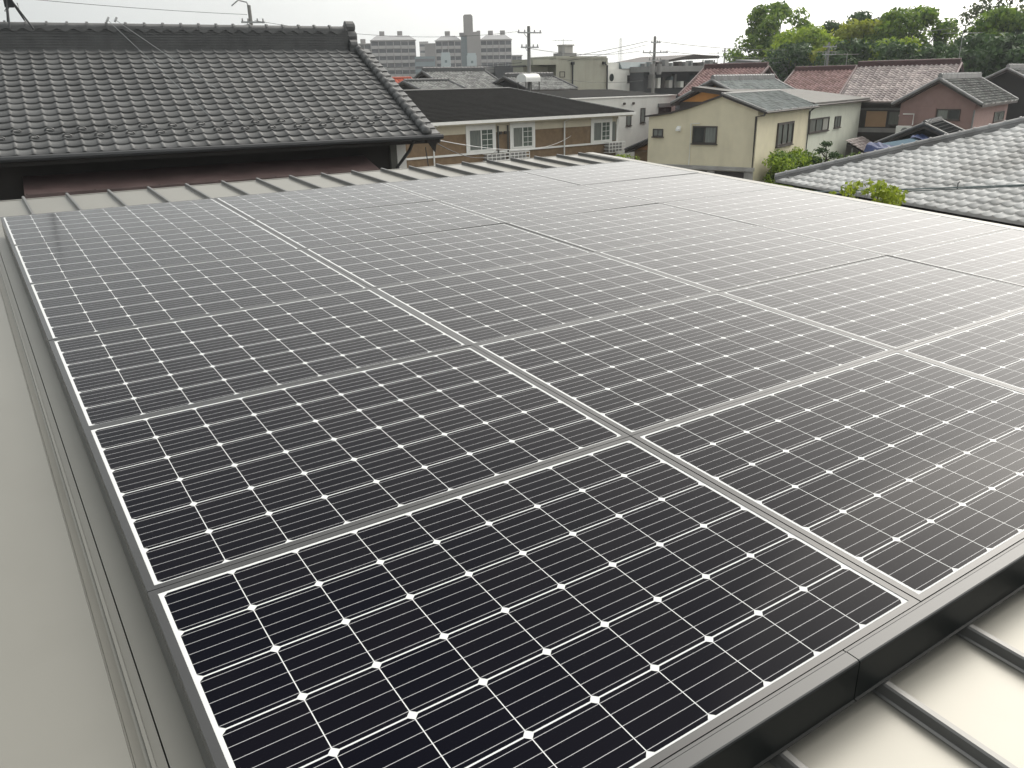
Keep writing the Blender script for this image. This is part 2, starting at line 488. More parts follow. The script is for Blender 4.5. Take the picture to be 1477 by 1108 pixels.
b = MB(); b.prism([(-0.45, -2.2, -0.3), (XR - 0.3, -2.2, -0.3), (XR - 0.3, YF - 0.3, -0.3), (-0.45, YF - 0.3, -0.3)], (0, 0, -7.4))
rbuild(b, "wall", K['siding'])
seam_prof = [(-0.019, 0.0005), (-0.0125, 0.004), (-0.0115, 0.028), (-0.007, 0.032), (0.007, 0.032), (0.0115, 0.028), (0.0125, 0.004), (0.019, 0.0005)]


def seam_mesh(y0, y1):
    s = MB(); s.prism([(x, y0, h) for x, h in seam_prof], (0, y1 - y0, 0))
    return s.build("roof_seam", K['seam'])


far_seam, near_seam = seam_mesh(5.2, YF - 0.004), seam_mesh(-2.59, 0.6)
first = {}
for proto, x0, n, dx in ((far_seam, 0.243, 20, 0.3448), (near_seam, 0.278, 20, 0.3448)):
    for i in range(n):
        x = x0 + i * dx
        if x > XR - 0.2 or x < 0.03: continue
        if proto.name not in first:
            o = proto; first[proto.name] = 1
        else:
            o = proto.copy(); COL.objects.link(o)
        o.parent = house
        o.matrix_local = ROOT @ Matrix.Translation((x, 0, SURF + 0.0015))


def panel_protos():
    fr = MB()
    lip, lx, d = 0.0165, 0.0190, 0.038
    for x0, x1, y0, y1 in ((0, PW, 0, lip), (0, PW, PH - lip, PH), (0, lx, lip, PH - lip), (PW - lx, PW, lip, PH - lip)):
        fr.box(x0, x1, y0, y1, -d, 0)
    f = fr.build("frame", K['frame'])
    bm = bmesh.new(); bm.from_mesh(f.data)
    bmesh.ops.remove_doubles(bm, verts=bm.verts, dist=1e-6)
    bm.to_mesh(f.data); bm.free()
    lm = MB(); lm.box(lx - 0.001, PW - lx + 0.001, lip - 0.001, PH - lip + 0.001, -0.008, -0.0016)
    l = lm.build("cell_sheet", K['laminate'])
    return f, l


pf, pl = panel_protos()
rows = ["front row", "second row from the front", "third row from the front", "fourth row from the front", "row next to the last", "farthest row"]
cols = ["at the left verge", "second from the left", "third from the left", "at the right verge"]
for j in range(6):
    for i in range(4):
        if (i, j) == (0, 0):
            f, l = pf, pl
        else:
            f, l = pf.copy(), pl.copy(); COL.objects.link(f); COL.objects.link(l)
        t = bpy.data.objects.new("solar_panel", None); COL.objects.link(t); t.empty_display_size = 0.2
        tag(t, "solar panel in the %s, %s" % (rows[j], cols[i]), "solar panel", "solar panels covering the roof")
        rx, ry = R.gauss(0, 0.0008), R.gauss(0, 0.0009)
        t.matrix_world = ROOT @ Matrix.Translation((i * PX + 0.00175, j * PY + 0.0011, 0)) @ Matrix.Rotation(rx, 4, 'X') @ Matrix.Rotation(ry, 4, 'Y')
        f.parent = t; l.parent = t
# carrier rails in the gaps, plus strips added to lighten the dark row joints
b = MB()
for i in range(1, 4):
    b.box(i * PX - 0.012, i * PX + 0.012, 0.02, 6.03, SURF + 0.002, -0.030)
for j in range(1, 6):
    b.box(0.02, 5.93, j * PY - 0.012, j * PY + 0.012, -0.060, -0.0405); b.box(0.02, 5.93, j * PY - 0.0008, j * PY + 0.0008, -0.0404, -0.0035)
b.box(0.10, 5.85, 0.10, 5.95, SURF + 0.0025, SURF + 0.004)
rail = rbuild(b, "rails_and_joint_fill", K['frame'], None)
rail.matrix_world = ROOT
tag(rail, "dark mounting rails and added joint fill between the solar panels", "rail")
# side closing plates along the left verge
b = MB(); b.box(0.002, 0.006, 0.02, 6.04, SURF + 0.012, -0.0395)
sp_ = rbuild(b, "side_cover", K['cover'], None); sp_.matrix_world = ROOT
tag(sp_, "dark side cover strip under the left edge of the array", "cover strip")
# front covers
jx = 1.199
cpro = [(0, -0.0025), (-0.0065, -0.0025), (-0.0075, -0.0045), (-0.0085, -0.001), (-0.036, -0.001), (-0.0385, -0.003), (-0.0385, -0.008), (0.0, -0.008)]
fpro = [(-0.0387, -0.0032), (-0.0410, -0.0055), (-0.046, -0.101), (-0.0515, -0.1025), (-0.0515, -0.1045), (-0.043, -0.104), (-0.0372, -0.0082)]
edges = [(-0.004, jx - 0.0015, "dark front cover strip under the near left panels"), (jx + 0.0015, 3.2, "dark front cover strip right of the open joint"), (3.203, 5.96, "dark front cover strip at the far right")]
for x0, x1, lb in edges:
    t = bpy.data.objects.new("front_cover", None); COL.objects.link(t); t.matrix_world = ROOT
    tag(t, lb, "cover strip", "front covers of the array")
    b = MB(); b.prism([(x0, y, h) for y, h in cpro], (x1 - x0, 0, 0)); b.build("cover_top", K['cover'], t)
    b = MB(); b.prism([(x0, y, h) for y, h in fpro], (x1 - x0, 0, 0)); b.build("fascia", K['fascia'], t)


# ------------------------------------------------------------------ tiled roofs
def tile_slope(name, m, parent, p0, ux, us, W_, L_, tw=0.265, tl=0.235, seg=6, amp=0.03, step=0.022, lim=None, smooth=True, jitter=0.0, pan=False):
    """rows of pantiles over a slope: p0 = left eave corner, ux along the eave, us up the slope"""
    p0, ux, us = Vector(p0), Vector(ux).normalized(), Vector(us).normalized()
    n = ux.cross(us).normalized()
    if n.z < 0: n = -n
    verts, faces, rnd = [], [], []
    nr = max(1, int(round(L_ / tl))); tl = L_ / nr
    nc = max(1, int(round(W_ / tw))); tw = W_ / nc

    def h(t):
        if pan:      # narrow roll at one side, wide hollow pan beside it
            return amp * max(math.exp(-((t - 0.13) / 0.09) ** 2), 0.42 * ((t - 0.58) / 0.42) ** 2 if t > 0.2 else 0.0)
        c = 0.5 + 0.5 * cos(2 * pi * (t - 0.08))
        return amp * (c ** 1.4)
    for r in range(nr):
        s0, s1 = r * tl - 0.012, (r + 1) * tl + 0.004
        for c in range(nc):
            if lim:
                a, b_ = lim((r + 0.5) * tl)
                if (c + 1) * tw < a - tw * 0.5 or c * tw > b_ + tw * 0.5: continue
            rv = R.random()
            jz = R.uniform(-jitter, jitter)
            base = len(verts)
            for k in range(seg + 1):
                t = k / seg
                x = (c + t) * tw
                hh = h(t) + (0.010 if k == 0 else 0.0) * (amp / 0.03)
                if lim:
                    x = min(max(x, a), b_)
                q = p0 + ux * x
                verts.append(q + us * s0 + n * (hh + step + jz))
                verts.append(q + us * s1 + n * (hh + jz))
                verts.append(q + us * s0 + n * (-0.02))
            for k in range(seg):
                a0, a1 = base + 3 * k, base + 3 * k + 3
                faces.append((a0, a1, a1 + 1, a0 + 1)); rnd.append(rv)
                faces.append((a0 + 2, a1 + 2, a1, a0)); rnd.append(rv)
    me = bpy.data.meshes.new(name)
    me.from_pydata([tuple(v) for v in verts], [], faces)
    me.materials.append(m)
    at = me.attributes.new('tile_rand', 'FLOAT', 'FACE')
    at.data.foreach_set('value', rnd)
    if smooth:
        sm = [True, False] * (len(faces) // 2)
        me.polygons.foreach_set('use_smooth', sm)
    o = bpy.data.objects.new(name, me); COL.objects.link(o)
    o.parent = parent
    return o


def ridge_cap(name, parent, m, a, b_, h=0.3, w=0.26, seglen=0.3, capr=0.09, layers=3, ends=True):
    """stacked ridge: courses of flat tiles, then half-round caps with collars"""
    a, b_ = Vector(a), Vector(b_)
    d = b_ - a; L = d.length; d.normalize()
    sdir = d.cross(Vector((0, 0, 1))).normalized(); up = sdir.cross(d).normalized()
    mb = MB(lambda p: a + d * p.x + sdir * p.y + up * p.z)
    for k in range(layers):
        z0 = h * k / layers - (0.06 if k == 0 else 0); z1 = h * (k + 1) / layers
        ww = w * (1 - 0.05 * (k % 2))
        mb.box(0, L, -ww / 2, ww / 2, z0, z1 - 0.014)
        mb.box(-0.01, L + 0.01, -ww / 2 - 0.022, ww / 2 + 0.022, z1 - 0.0145, z1 + 0.003)
    n = max(1, int(L / seglen)); sl_ = L / n
    for k in range(n):
        x0, x1 = k * sl_, (k + 1) * sl_
        for (xa, xb, rr) in ((x0, x1 - 0.04, capr), (x1 - 0.04, x1, capr * 1.28)):
            ring = [(rr * cos(pi * j / 6), h + rr * 0.9 * sin(pi * j / 6)) for j in range(7)]
            mb.prism([(xa, y, z) for y, z in ring], (xb - xa, 0, 0))
    return mb.build(name, m, parent)


def onigawara(parent, m, p, d, s=1.0):
    """end ornament of a ridge: stacked rounded discs, shoulder scrolls"""
    p, d = Vector(p), Vector(d).normalized()
    side = d.cross(Vector((0, 0, 1))).normalized()
    mb = MB(lambda q: p + d * q.x * s + side * q.y * s + Vector((0, 0, q.z * s)))
    def disc(cy, cz, r, x0, x1):
        mb.prism([(x0, cy + r * cos(2 * pi * k / 12), cz + r * sin(2 * pi * k / 12)) for k in range(12)], (x1 - x0, 0, 0))
    disc(0, 0.50, 0.15, -0.12, 0.10); disc(0, 0.50, 0.11, 0.10, 0.13)
    disc(0, 0.26, 0.18, -0.10, 0.12); disc(0, 0.26, 0.12, 0.12, 0.16)
    disc(0.20, 0.05, 0.13, -0.1, 0.09); disc(-0.20, 0.05, 0.13, -0.1, 0.09)
    mb.box(-0.12, 0.10, -0.30, 0.30, -0.16, 0.06)
    return mb.build("ridge_ornament", m, parent)


def window(parent, x0, x1, z0, z1, xf=None, fm=None, pm=None, mull=1, cross=0, d=0.05, fw=0.06, sill=True, pm2=None):
    """frame standing proud of the wall, panes as sub-parts. xf maps (u, outward, z)"""
    mb = MB(xf)
    fm = fm or K['winframe']; pm = pm or K['pane']
    mb.box(x0, x1, -0.01, d, z0, z0 + fw); mb.box(x0, x1, -0.01, d, z1 - fw, z1)
    mb.box(x0, x0 + fw, -0.01, d, z0 + fw, z1 - fw); mb.box(x1 - fw, x1, -0.01, d, z0 + fw, z1 - fw)
    for k in range(mull):
        xm = x0 + (x1 - x0) * (k + 1) / (mull + 1)
        mb.box(xm - fw * .45, xm + fw * .45, -0.01, d * .9, z0 + fw, z1 - fw)
    if sill: mb.box(x0 - 0.05, x1 + 0.05, -0.01, d + 0.05, z0 - 0.05, z0)
    o = mb.build("window", fm, parent)
    n = mull + 1
    for k in range(n):
        a = x0 + (x1 - x0) * k / n; b_ = x0 + (x1 - x0) * (k + 1) / n
        p = MB(xf); p.box(a + fw * .4, b_ - fw * .4, -0.005, 0.018, z0 + fw * .9, z1 - fw * .9)
        pp = p.build("pane", pm2 if (pm2 and k == n - 1) else pm, o)
        if cross and k == n - 1:
            g = MB(xf)
            for q in range(1, 4):
                zz = z0 + (z1 - z0) * q / 4; g.box(a + fw, b_ - fw, 0.018, 0.03, zz - .012, zz + .012)
            xm = (a + b_) / 2; g.box(xm - .012, xm + .012, 0.0185, 0.0305, z0 + fw, z1 - fw)
            g.build("glazing_bars", fm, o)
    return o


FRONT = lambda p: Vector((p.x, -p.y, p.z))        # facade on local y = 0 facing -y


def fy(y0):
    return lambda p: Vector((p.x, y0 - p.y, p.z))


def fx(x0):
    """facade on local x = x0 facing -x, u runs along +y"""
    return lambda p: Vector((x0 - p.y, p.x, p.z))


def gable_house(name, label, O, az, L, run, eave_z, rise, tm, wm, rm, group=None, ov=0.45, gov=0.35, run2=None, tw=0.3, tl=0.27, seg=4,
                gable_m=None, ridge_h=0.28, verge=True, wallx=True):
    """ridge along local x from 0 to L at y = 0; slopes to y = -run (front) and y = +run"""
    t = thing(name, label, "house", (O[0], O[1], 0), az, group)
    run2 = run2 or run
    rz = eave_z + rise
    sl1 = sqrt(run * run + rise * rise)
    us = Vector((0, run, rise)) / sl1
    tile_slope("tiled_roof", tm, t, (-gov, -run, eave_z), (1, 0, 0), us, L + 2 * gov, sl1, tw, tl, seg, 0.062, 0.045)
    rise2 = rise * run2 / run
    sl2 = sqrt(run2 * run2 + rise2 * rise2)
    us2 = Vector((0, -run2, rise2)) / sl2
    tile_slope("tiled_roof", tm, t, (L + gov, run2, rz - rise2), (-1, 0, 0), us2, L + 2 * gov, sl2, tw, tl, seg, 0.062, 0.045)
    # deck below the tiles, with barge boards
    mb = MB()
    for xa in (-gov,):
        mb.prism([(xa, -run - 0.02, eave_z - 0.02), (xa, 0, rz - 0.02), (xa, run2 + 0.02, rz - rise2 - 0.02), (xa, run2 + 0.02, rz - rise2 - 0.14), (xa, 0, rz - 0.16), (xa, -run - 0.02, eave_z - 0.14)], (L + 2 * gov, 0, 0))
    mb.build("roof_deck", K['trimdark'], t)
    ridge_cap("ridge", t, rm, (-gov + 0.05, 0, rz - 0.01), (L + gov - 0.05, 0, rz - 0.01), ridge_h, 0.28, 0.33, 0.10, 2)
    if verge:
        for xa in (-gov, L + gov):
            v = MB()
            for (yy, zz) in ((-run, eave_z), (run2, rz - rise2)):
                v.tube([(xa, 0, rz + 0.06), (xa, yy, zz + 0.06)], 0.085, 8)
            v.build("verge_tiles", rm, t)
    w0 = run - ov
    ez = eave_z + rise * ov / run - 0.16
    w1 = run2 - ov
    ez1 = rz - rise2 + rise2 * ov / run2 - 0.16
    wl = MB()
    wl.prism([(0, -w0, 0), (0, -w0, ez), (0, 0, rz - 0.17), (0, w1, ez1), (0, w1, 0)], (L, 0, 0))
    wl.build("wall", wm, t)
    if gable_m:
        g = MB(); gz = ez + 0.05
        yy = w0 * 0.93
        g.prism([(-0.012, -yy, gz), (-0.012, 0, rz - 0.3), (-0.012, yy, gz)], (0.01, 0, 0))
        g.build("gable_wall", gable_m, t)
    return t


# ---- dark tiled house beyond the far roof edge
th = thing("tiled_house", "old house with dark clay tile roof and tall stacked ridge, at left", "house", (0.38, 14.865, 0), 94.6)
RUN, RISE = 4.0, 1.8
X0, X1 = -6.0, 7.42
EZ = 6.62
TWD = 0.2465
sl_len = sqrt(RUN ** 2 + RISE ** 2)
usv = Vector((0, RUN, RISE)) / sl_len
tile_slope("tiled_roof", K['tile_dark'], th, (X0, 0, EZ), (1, 0, 0), usv, X1 - X0, sl_len - 0.1, TWD, 0.244, 12, 0.032, 0.025, jitter=0.003, pan=True)
tile_slope("tiled_roof", K['tile_dark'], th, (X1, 2 * RUN, EZ), (-1, 0, 0), Vector((0, -RUN, RISE)) / sl_len, X1 - X0, sl_len - 0.1, TWD, 0.244, 4)
d = MB(); d.prism([(X0, -0.0, EZ - .025), (X0, RUN, EZ + RISE - .025), (X0, 2 * RUN, EZ - .025), (X0, 2 * RUN, EZ - .15), (X0, RUN, EZ + RISE - .15), (X0, -0.0, EZ - .15)], (X1 - X0 + 0.2, 0, 0))
d.build("roof_deck", K['dark'], th)
# verge: chain of round tiles and an outer stepped row
v = MB()
for k in range(17):
    s0, s1 = k * (sl_len - .1) / 17, (k + 1) * (sl_len - .1) / 17
    A_ = Vector((X1 + 0.03, 0, EZ + 0.085)) + usv * (s0 - 0.05)
    B_ = Vector((X1 + 0.03, 0, EZ + 0.06)) + usv * (s1 + 0.02)
    v.tube([A_, B_], 0.098, 10, 0.078)
v.build("verge_roll", K['tile_ridge'], th, True)
v = MB()
nv = Vector((0, -RISE, RUN)) / sl_len
for k in range(17):
    s0, s1 = k * (sl_len - .1) / 17, (k + 1) * (sl_len - .1) / 17
    P_ = Vector((X1 + 0.07, 0, EZ)) + usv * (s0 - 0.02) + nv * 0.045
    Q_ = Vector((X1 + 0.07, 0, EZ)) + usv * (s1 + 0.01) + nv * 0.02
    v.prism([P_, Q_, Q_ - nv * 0.05, P_ - nv * 0.05], (0.22, 0, 0))
    P2 = P_ + Vector((0.22, 0, 0)); Q2 = Q_ + Vector((0.22, 0, 0))
    v.prism([P2, Q2, Q2 - Vector((0, 0, 0.17)), P2 - Vector((0, 0, 0.17))], (0.022, 0, 0))
v.build("verge_tiles", K['tile_dark'], th)
RZ = EZ + RISE
rc = ridge_cap("ridge", th, K['tile_ridge'], (X0, RUN, RZ - 0.03), (X1 - 0.16, RUN, RZ - 0.03), 0.40, 0.30, 0.355, 0.105, 8)
# scalloped course under the caps
w = MB()
for k in range(int((X1 - 0.2 - X0) / 0.292)):
    x = X0 + k * 0.292
    pts = [(x, RUN - 0.19, RZ + 0.385)]
    for j in range(9):
        t_ = j / 8
        pts.append((x + 0.292 * t_, RUN - 0.19, RZ + 0.315 + 0.032 * cos(2 * pi * t_)))
    pts.append((x + 0.292, RUN - 0.19, RZ + 0.385))
    w.prism(pts, (0, 0.05, 0))
w.build("scalloped_course", K['tile_ridge'], th)
onigawara(th, K['tile_ridge'], (X1 - 0.06, RUN, RZ + 0.02), (1, 0, 0), 0.86)
# snow stops: two staggered lines of little loops
def snow_stop(x, row):
    s = Vector((x, 0, EZ)) + usv * (row * 0.244 + 0.06) + nv * 0.035
    mb = MB()
    pts = []
    for j in range(9):
        a_ = pi * j / 8
        pts.append(s + Vector((0.07 * cos(a_), 0, 0)) + nv * (0.05 * sin(a_)))
    mb.tube(pts, 0.013, 6)
    mb.box(s.x - 0.05, s.x + 0.05, s.y - 0.02, s.y + 0.10, s.z - 0.01, s.z + 0.012)
    return mb.build("snow_stop", K['tile_ridge'], th)
ss0 = snow_stop(0, 2)
cnt = 0
for k in range(int((X1 - X0) / TWD) - 1):
    row = 3 if k % 2 else 2
    off = Vector((X0 + (k + 0.55) * TWD, 0, 0)) + usv * ((row - 2) * 0.244)
    o = ss0 if cnt == 0 else ss0.copy()
    if cnt: COL.objects.link(o)
    o.parent = th; o.location = off; cnt += 1
g = MB(); g.tube([(X0, -0.07, EZ - 0.03), (X1 + 0.35, -0.07, EZ - 0.03)], 0.05, 8)
g.tube([(7.15, -0.05, EZ - 0.05), (7.17, 0.3, EZ - 0.3), (6.98, 0.52, EZ - 0.62), (6.98, 0.52, 0.2)], 0.035, 6)
g.build("gutter", K['wire'], th)
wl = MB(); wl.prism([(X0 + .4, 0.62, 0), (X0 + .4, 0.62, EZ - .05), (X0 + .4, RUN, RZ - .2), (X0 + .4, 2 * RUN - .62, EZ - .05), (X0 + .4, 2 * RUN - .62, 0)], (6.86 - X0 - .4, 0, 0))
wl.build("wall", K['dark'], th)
ps = MB(); ps.box(6.862, 7.0, 0.56, 0.72, 0, EZ - 0.1)
ps.build("corner_post", K['post'], th)
br = MB(); br.prism([(0.24, -0.32, 6.05), (0.24, 0.60, 6.26), (0.24, 0.60, 6.20), (0.24, -0.32, 6.0)], (6.05, 0, 0))
for k in range(6): br.box(0.26 + k * 1.0, 0.285 + k * 1.0, -0.31, -0.28, 6.052, 6.066)
br.box(0.24, 6.29, -0.335, -0.32, 5.96, 6.045)
br.build("lower_roof", K['brownmetal'], th)
hk = MB(); hk.prism([(X1 + .02, 0.0, EZ - .08), (X1 + .26, 0.0, EZ - .06), (X1 + .20, 0.0, EZ - .33)], (0, 0.05, 0)); hk.box(X1 + .0, X1 + .3, -.03, .4, EZ - .15, EZ - .05)
hk.build("eave_corner_board", K['dark'], th)
# television aerial mast on the ridge at the left, with its stays
am = thing("aerial_mast", "dark roof aerial mast with splayed legs on the tiled ridge", "aerial", (0.38, 14.865, 0), 94.6)
m_ = MB(); bx, by, bz = 0.62, RUN, RZ + 0.42
m_.tube([(bx - .06, by, bz + .42), (bx - .10, by, bz + 1.9)], 0.03, 6)
for dx_, dy_ in ((0.25, 0.3), (-0.16, 0.28), (0.28, -0.35), (-0.12, -0.3)):
    m_.tube([(bx - .06, by, bz + .55), (bx + dx_, by + dy_, bz - .1)], 0.017, 5)
m_.box(bx - .13, bx + .03, by - .06, by + .06, bz + .3, bz + .55)
m_.build("mast", K['wire'], am)
m_ = MB()
m_.tube([(bx - .9, by, bz + 1.6), (bx + .4, by, bz + 1.6)], 0.012, 5)
for k in range(7): m_.tube([(bx - .9 + k * .2, by - .35, bz + 1.6), (bx - .9 + k * .2, by + .35, bz + 1.6)], 0.006, 4)
m_.build("aerial_rods", K['wire'], am)
am.location.z = 0
m_ = MB()
rn = random.Random(3)
for k in range(5):
    p_ = Vector((bx - .06, by, bz + .45)); pts = [p_.copy()]
    for q in range(5):
        p_ += Vector((rn.uniform(-.06, .08), rn.uniform(-.08, .02), rn.uniform(-.16, .2))); pts.append(p_.copy())
    m_.tube(pts, 0.008, 4)
m_.build("cable_tangle", K['wire'], am)
for k, (a_, c_) in enumerate((((2.25, RUN - 0.1, RZ + .52), (3.47, 0.85, EZ + .48)), ((2.40, RUN - 0.1, RZ + .52), (4.35, 0.75, EZ + .42)))):
    mb = MB(); mb.tube([a_, c_], 0.006, 4)
    mb.tube([Vector(a_) + Vector((-.02, 0, -.03)), Vector(a_) + Vector((.03, .03, .05))], 0.022, 5)
    o = mb.build("stay_wire", K['greywire']); o.location = th.location; o.rotation_euler = th.rotation_euler
    tag(o, ["steeper thin stay wire down the dark tiled roof", "flatter thin stay wire down the dark tiled roof"][k], "wire", "stay wires on the tiled roof")
wb = MB(); wb.box(-0.30, 0.30, -.008, 0, -.35, .35)
# white notice on the wall beside the corner post, hanging wire
wb = MB(); wb.box(7.03, 7.24, 0.66, 0.72, 5.2, EZ - 0.06)
wb.build("white_downpipe_box", K['white'], th)

# ---- brown and white two-storey flats
bf = thing("flats", "two storey flats with dark hip roof, white gutter and brown walls", "apartment building", (19.89, 36.76, 0), 85.6)
GX0, GX1, GD = -9.0, 14.73, 10.8
ez, rh = 5.78, 1.5
hf = GD / 2
r = MB()
A0, A1, A2, A3 = Vector((GX0, 0, ez)), Vector((GX1, 0, ez)), Vector((GX1, GD, ez)), Vector((GX0, GD, ez))
B0, B1 = Vector((GX0 + hf, hf, ez + rh)), Vector((GX1 - hf, hf, ez + rh))
# shingle courses as real laps
NC = 26
def lap(P0, P1, Q0, Q1):
    nn = (P1 - P0).cross(Q0 - P0).normalized()
    if nn.z < 0: nn = -nn
    for k in range(NC):
        a, c = k / NC, (k + 1) / NC
        l0, r0 = P0.lerp(Q0, a), P1.lerp(Q1, a); l1, r1 = P0.lerp(Q0, c), P1.lerp(Q1, c)
        r.face([l0 + nn * .018, r0 + nn * .018, r1 + nn * .0, l1 + nn * .0])
        r.face([l0 - nn * .01, r0 - nn * .01, r0 + nn * .018, l0 + nn * .018])
lap(A0, A1, B0, B1); lap(A1, A2, B1, B1); lap(A2, A3, B1, B0); lap(A3, A0, B0, B0)
r.build("roof", K['shingle'], bf)
hp = MB(); hp.tube([B0, B1], 0.05, 6); hp.tube([A1, B1], 0.045, 6); hp.tube([A2, B1], 0.045, 6); hp.tube([A0, B0], 0.045, 6)
hp.build("ridge_trim", K['trimgrey'], bf)
g = MB(); g.box(GX0, GX1 + .05, -.12, 0.02, ez - .17, ez - .025); g.box(GX1 - .06, GX1 + .06, 0.021, GD, ez - .17, ez - .025)
g.build("gutter", K['white'], bf)
sf = MB(); sf.box(GX0 + .05, GX1 - .07, 0.03, GD - .05, ez - .24, ez - .172)
sf.build("soffit", K['beige'], bf)
WX1 = 13.85
w = MB(); w.box(GX0 + .8, WX1, 0.5, GD - .5, 0, ez - .245)
w.build("wall", K['brownwall'], bf)
fb = MB(); fb.box(GX0 + .79, WX1 + .012, 0.485, 0.499, 5.08, ez - .246)
fb.build("beige_band", K['beige'], bf)
wbm = MB(); wbm.box(GX0 + .79, WX1 + .02, 0.44, 0.482, 4.00, 4.10); wbm.box(WX1 - .14, WX1 + .02, 0.46, 0.483, 0, 5.4)
wbm.build("white_trim", K['white'], bf)
for k, x in enumerate((0.42, 9.42)):
    dp = MB(); dp.tube([(x, 0.40, 0.1), (x, 0.40, 5.42), (x + .02, -0.05, 5.6)], 0.045, 6)
    dp.build("downpipe", K['white'], bf)
for (xa, xb, c) in ((2.68, 4.33, 1), (5.63, 7.1, 1), (11.74, 13.18, 1)):
    tr = MB(fy(0.48)); tr.box(xa - .16, xb + .16, 0, .03, 4.02, 4.16); tr.box(xa - .16, xb + .16, 0, .03, 5.30, 5.52)
    tr.box(xa - .16, xa, 0, .03, 4.16, 5.30); tr.box(xb, xb + .16, 0, .03, 4.16, 5.30)
    tr.build("window_surround", K['white'], bf)
    window(bf, xa, xb, 4.16, 5.30, fy(0.48), K['white'], K['panegrey'], 1, 1, 0.045, 0.07, False, K['panegreen'])
for x in (4.62, 5.30):
    pp = MB(); pp.tube([(x, 0.42, 3.6), (x, 0.42, 5.4)], 0.05, 6); pp.build("service_pipe", K['post'], bf)
    lp = MB(); lp.box(x + (.12 if x < 5 else -.24), x + (.24 if x < 5 else -.12), .38, .484, 4.95, 5.1); lp.build("wall_lamp", K['winframe'], bf)
sg = MB(); sg.box(13.36, 13.62, 0.44, 0.484, 4.15, 5.25); sg.build("narrow_window", K['panegrey'], bf)
def cage(name, x0, x1, z0, z1, label):
    t = thing(name, label, "air conditioner", (19.89, 36.76, 0), 85.6, "caged outdoor units on the flats")
    bx_ = MB(); bx_.box(x0 + .08, x1 - .08, 0.16, 0.42, z0 + .05, z1 - .07)
    bx_.build("outdoor_unit", K['trimgrey'], t)
    c = MB()
    for k in range(4):
        z = z0 + (z1 - z0) * k / 3; c.box(x0, x1, -.02, .0, z - .02, z + .02); c.box(x0, x0 + .02, .001, .44, z - .02, z + .02); c.box(x1 - .02, x1, .001, .44, z - .02, z + .02)
    for k in range(6):
        x = x0 + (x1 - x0) * k / 5; c.box(x - .02, x + .02, -.025, -.021, z0, z1)
    c.build("cage", K['white'], t)
cage("caged_outdoor_unit", 3.55, 5.02, 3.45, 3.99, "white cage with outdoor unit below the left window of the flats")
cage("caged_outdoor_unit", 5.12, 6.45, 3.48, 3.99, "white cage with outdoor unit below the middle window of the flats")
cage("caged_outdoor_unit", 12.65, 14.0, 3.50, 4.08, "white cage with outdoor unit at the right corner of the flats")

# ---- cream house
ch = thing("cream_house", "cream rendered house with grey ribbed roof and a gable towards the flats", "house", (31.17, 32.91, 0), 160)
GZ = [(-0.22, 5.74), (1.28, 5.93), (2.4, 6.22), (4.17, 6.80), (6.42, 6.00)]
DP = 8.1
wl = MB(); wl.prism([(0, 0, 0), (0, 0, 5.70)] + [(x, 0, z - .06) for x, z in GZ[1:4]] + [(6.0, 0, 6.08), (6.0, 0, 0)], (0, DP, 0))
wl.build("wall", K['cream'], ch)
for k in range(3):
    (xa, za), (xb, zb) = GZ[k], GZ[k + 1]
    rf = MB(); rf.prism([(xa, -.18, za - .05), (xb, -.18, zb - .05), (xb, -.18, zb + .03), (xa, -.18, za + .03)], (0, DP + .3, 0))
    rf.build("side_roof", K['trimdark'], ch)
sl2 = sqrt(2.25 ** 2 + .8 ** 2)
tile_slope("tiled_roof", K['tile_slate'], ch, (6.42, -.2, 6.02), (0, 1, 0), (-2.25, 0, .8), DP + .35, sl2, 0.24, 0.30, 5, 0.045, 0.012)
dk = MB(); dk.prism([(4.17, -.19, 6.80), (6.42, -.19, 6.0), (6.42, -.19, 5.9), (4.17, -.19, 6.68)], (0, DP + .3, 0)); dk.build("roof_deck", K['trimdark'], ch)
vg = MB(); vg.prism([(4.10, -.26, 6.92), (6.47, -.26, 6.08), (6.47, -.26, 5.99), (4.10, -.26, 6.83)], (0, .1, 0)); vg.build("verge_trim", K['trimgrey'], ch)
rd = MB(); rd.tube([(4.17, -.2, 6.84), (4.17, DP + .15, 6.84)], .06, 8); rd.build("ridge", K['trimgrey'], ch)
window(ch, 2.58, 3.93, 4.40, 5.28, FRONT, K['winframe'], K['pane'], 1, 0, .06, .07, True, K['panegrey'])
window(ch, 0.28, 0.88, 4.70, 5.10, FRONT, K['winframe'], K['panegrey'], 1, 0, .05, .05)
RX = lambda p: Vector((6.0 + p.y, p.x, p.z))
window(ch, 2.95, 5.5, 4.10, 5.31, RX, K['winframe'], K['panegrey'], 2, 0, .08, .12, True, K['panegrey'])
vb = MB(FRONT); vb.prism([(1.68, 0, 5.0), (1.68, .2, 5.02), (1.68, .2, 5.12), (1.68, 0, 5.26)], (.22, 0, 0)); vb.build("vent_hood", K['white'], ch)
gt = MB(FRONT); gt.tube([(2.48, .06, 3.3), (2.48, .06, 5.38), (2.95, .06, 5.42)], .025, 5); gt.build("white_conduit", K['white'], ch)
gt = MB(); gt.tube([(6.40, -.12, 5.93), (6.34, -.14, 5.82), (5.94, -.08, 5.76), (5.94, -.08, .2)], .05, 6); gt.tube([(6.48, -.2, 5.95), (6.48, DP + .1, 5.95)], .05, 6)
gt.tube([(6.3, DP - .05, 5.9), (6.06, DP - .02, 5.7), (6.06, DP - .02, .2)], .05, 6)
gt.build("gutter", K['trimdark'], ch)
lg = MB(FRONT); lg.box(-.02, 6.05, .002, .30, 3.12, 3.30); lg.build("ledge", K['concrete'], ch)
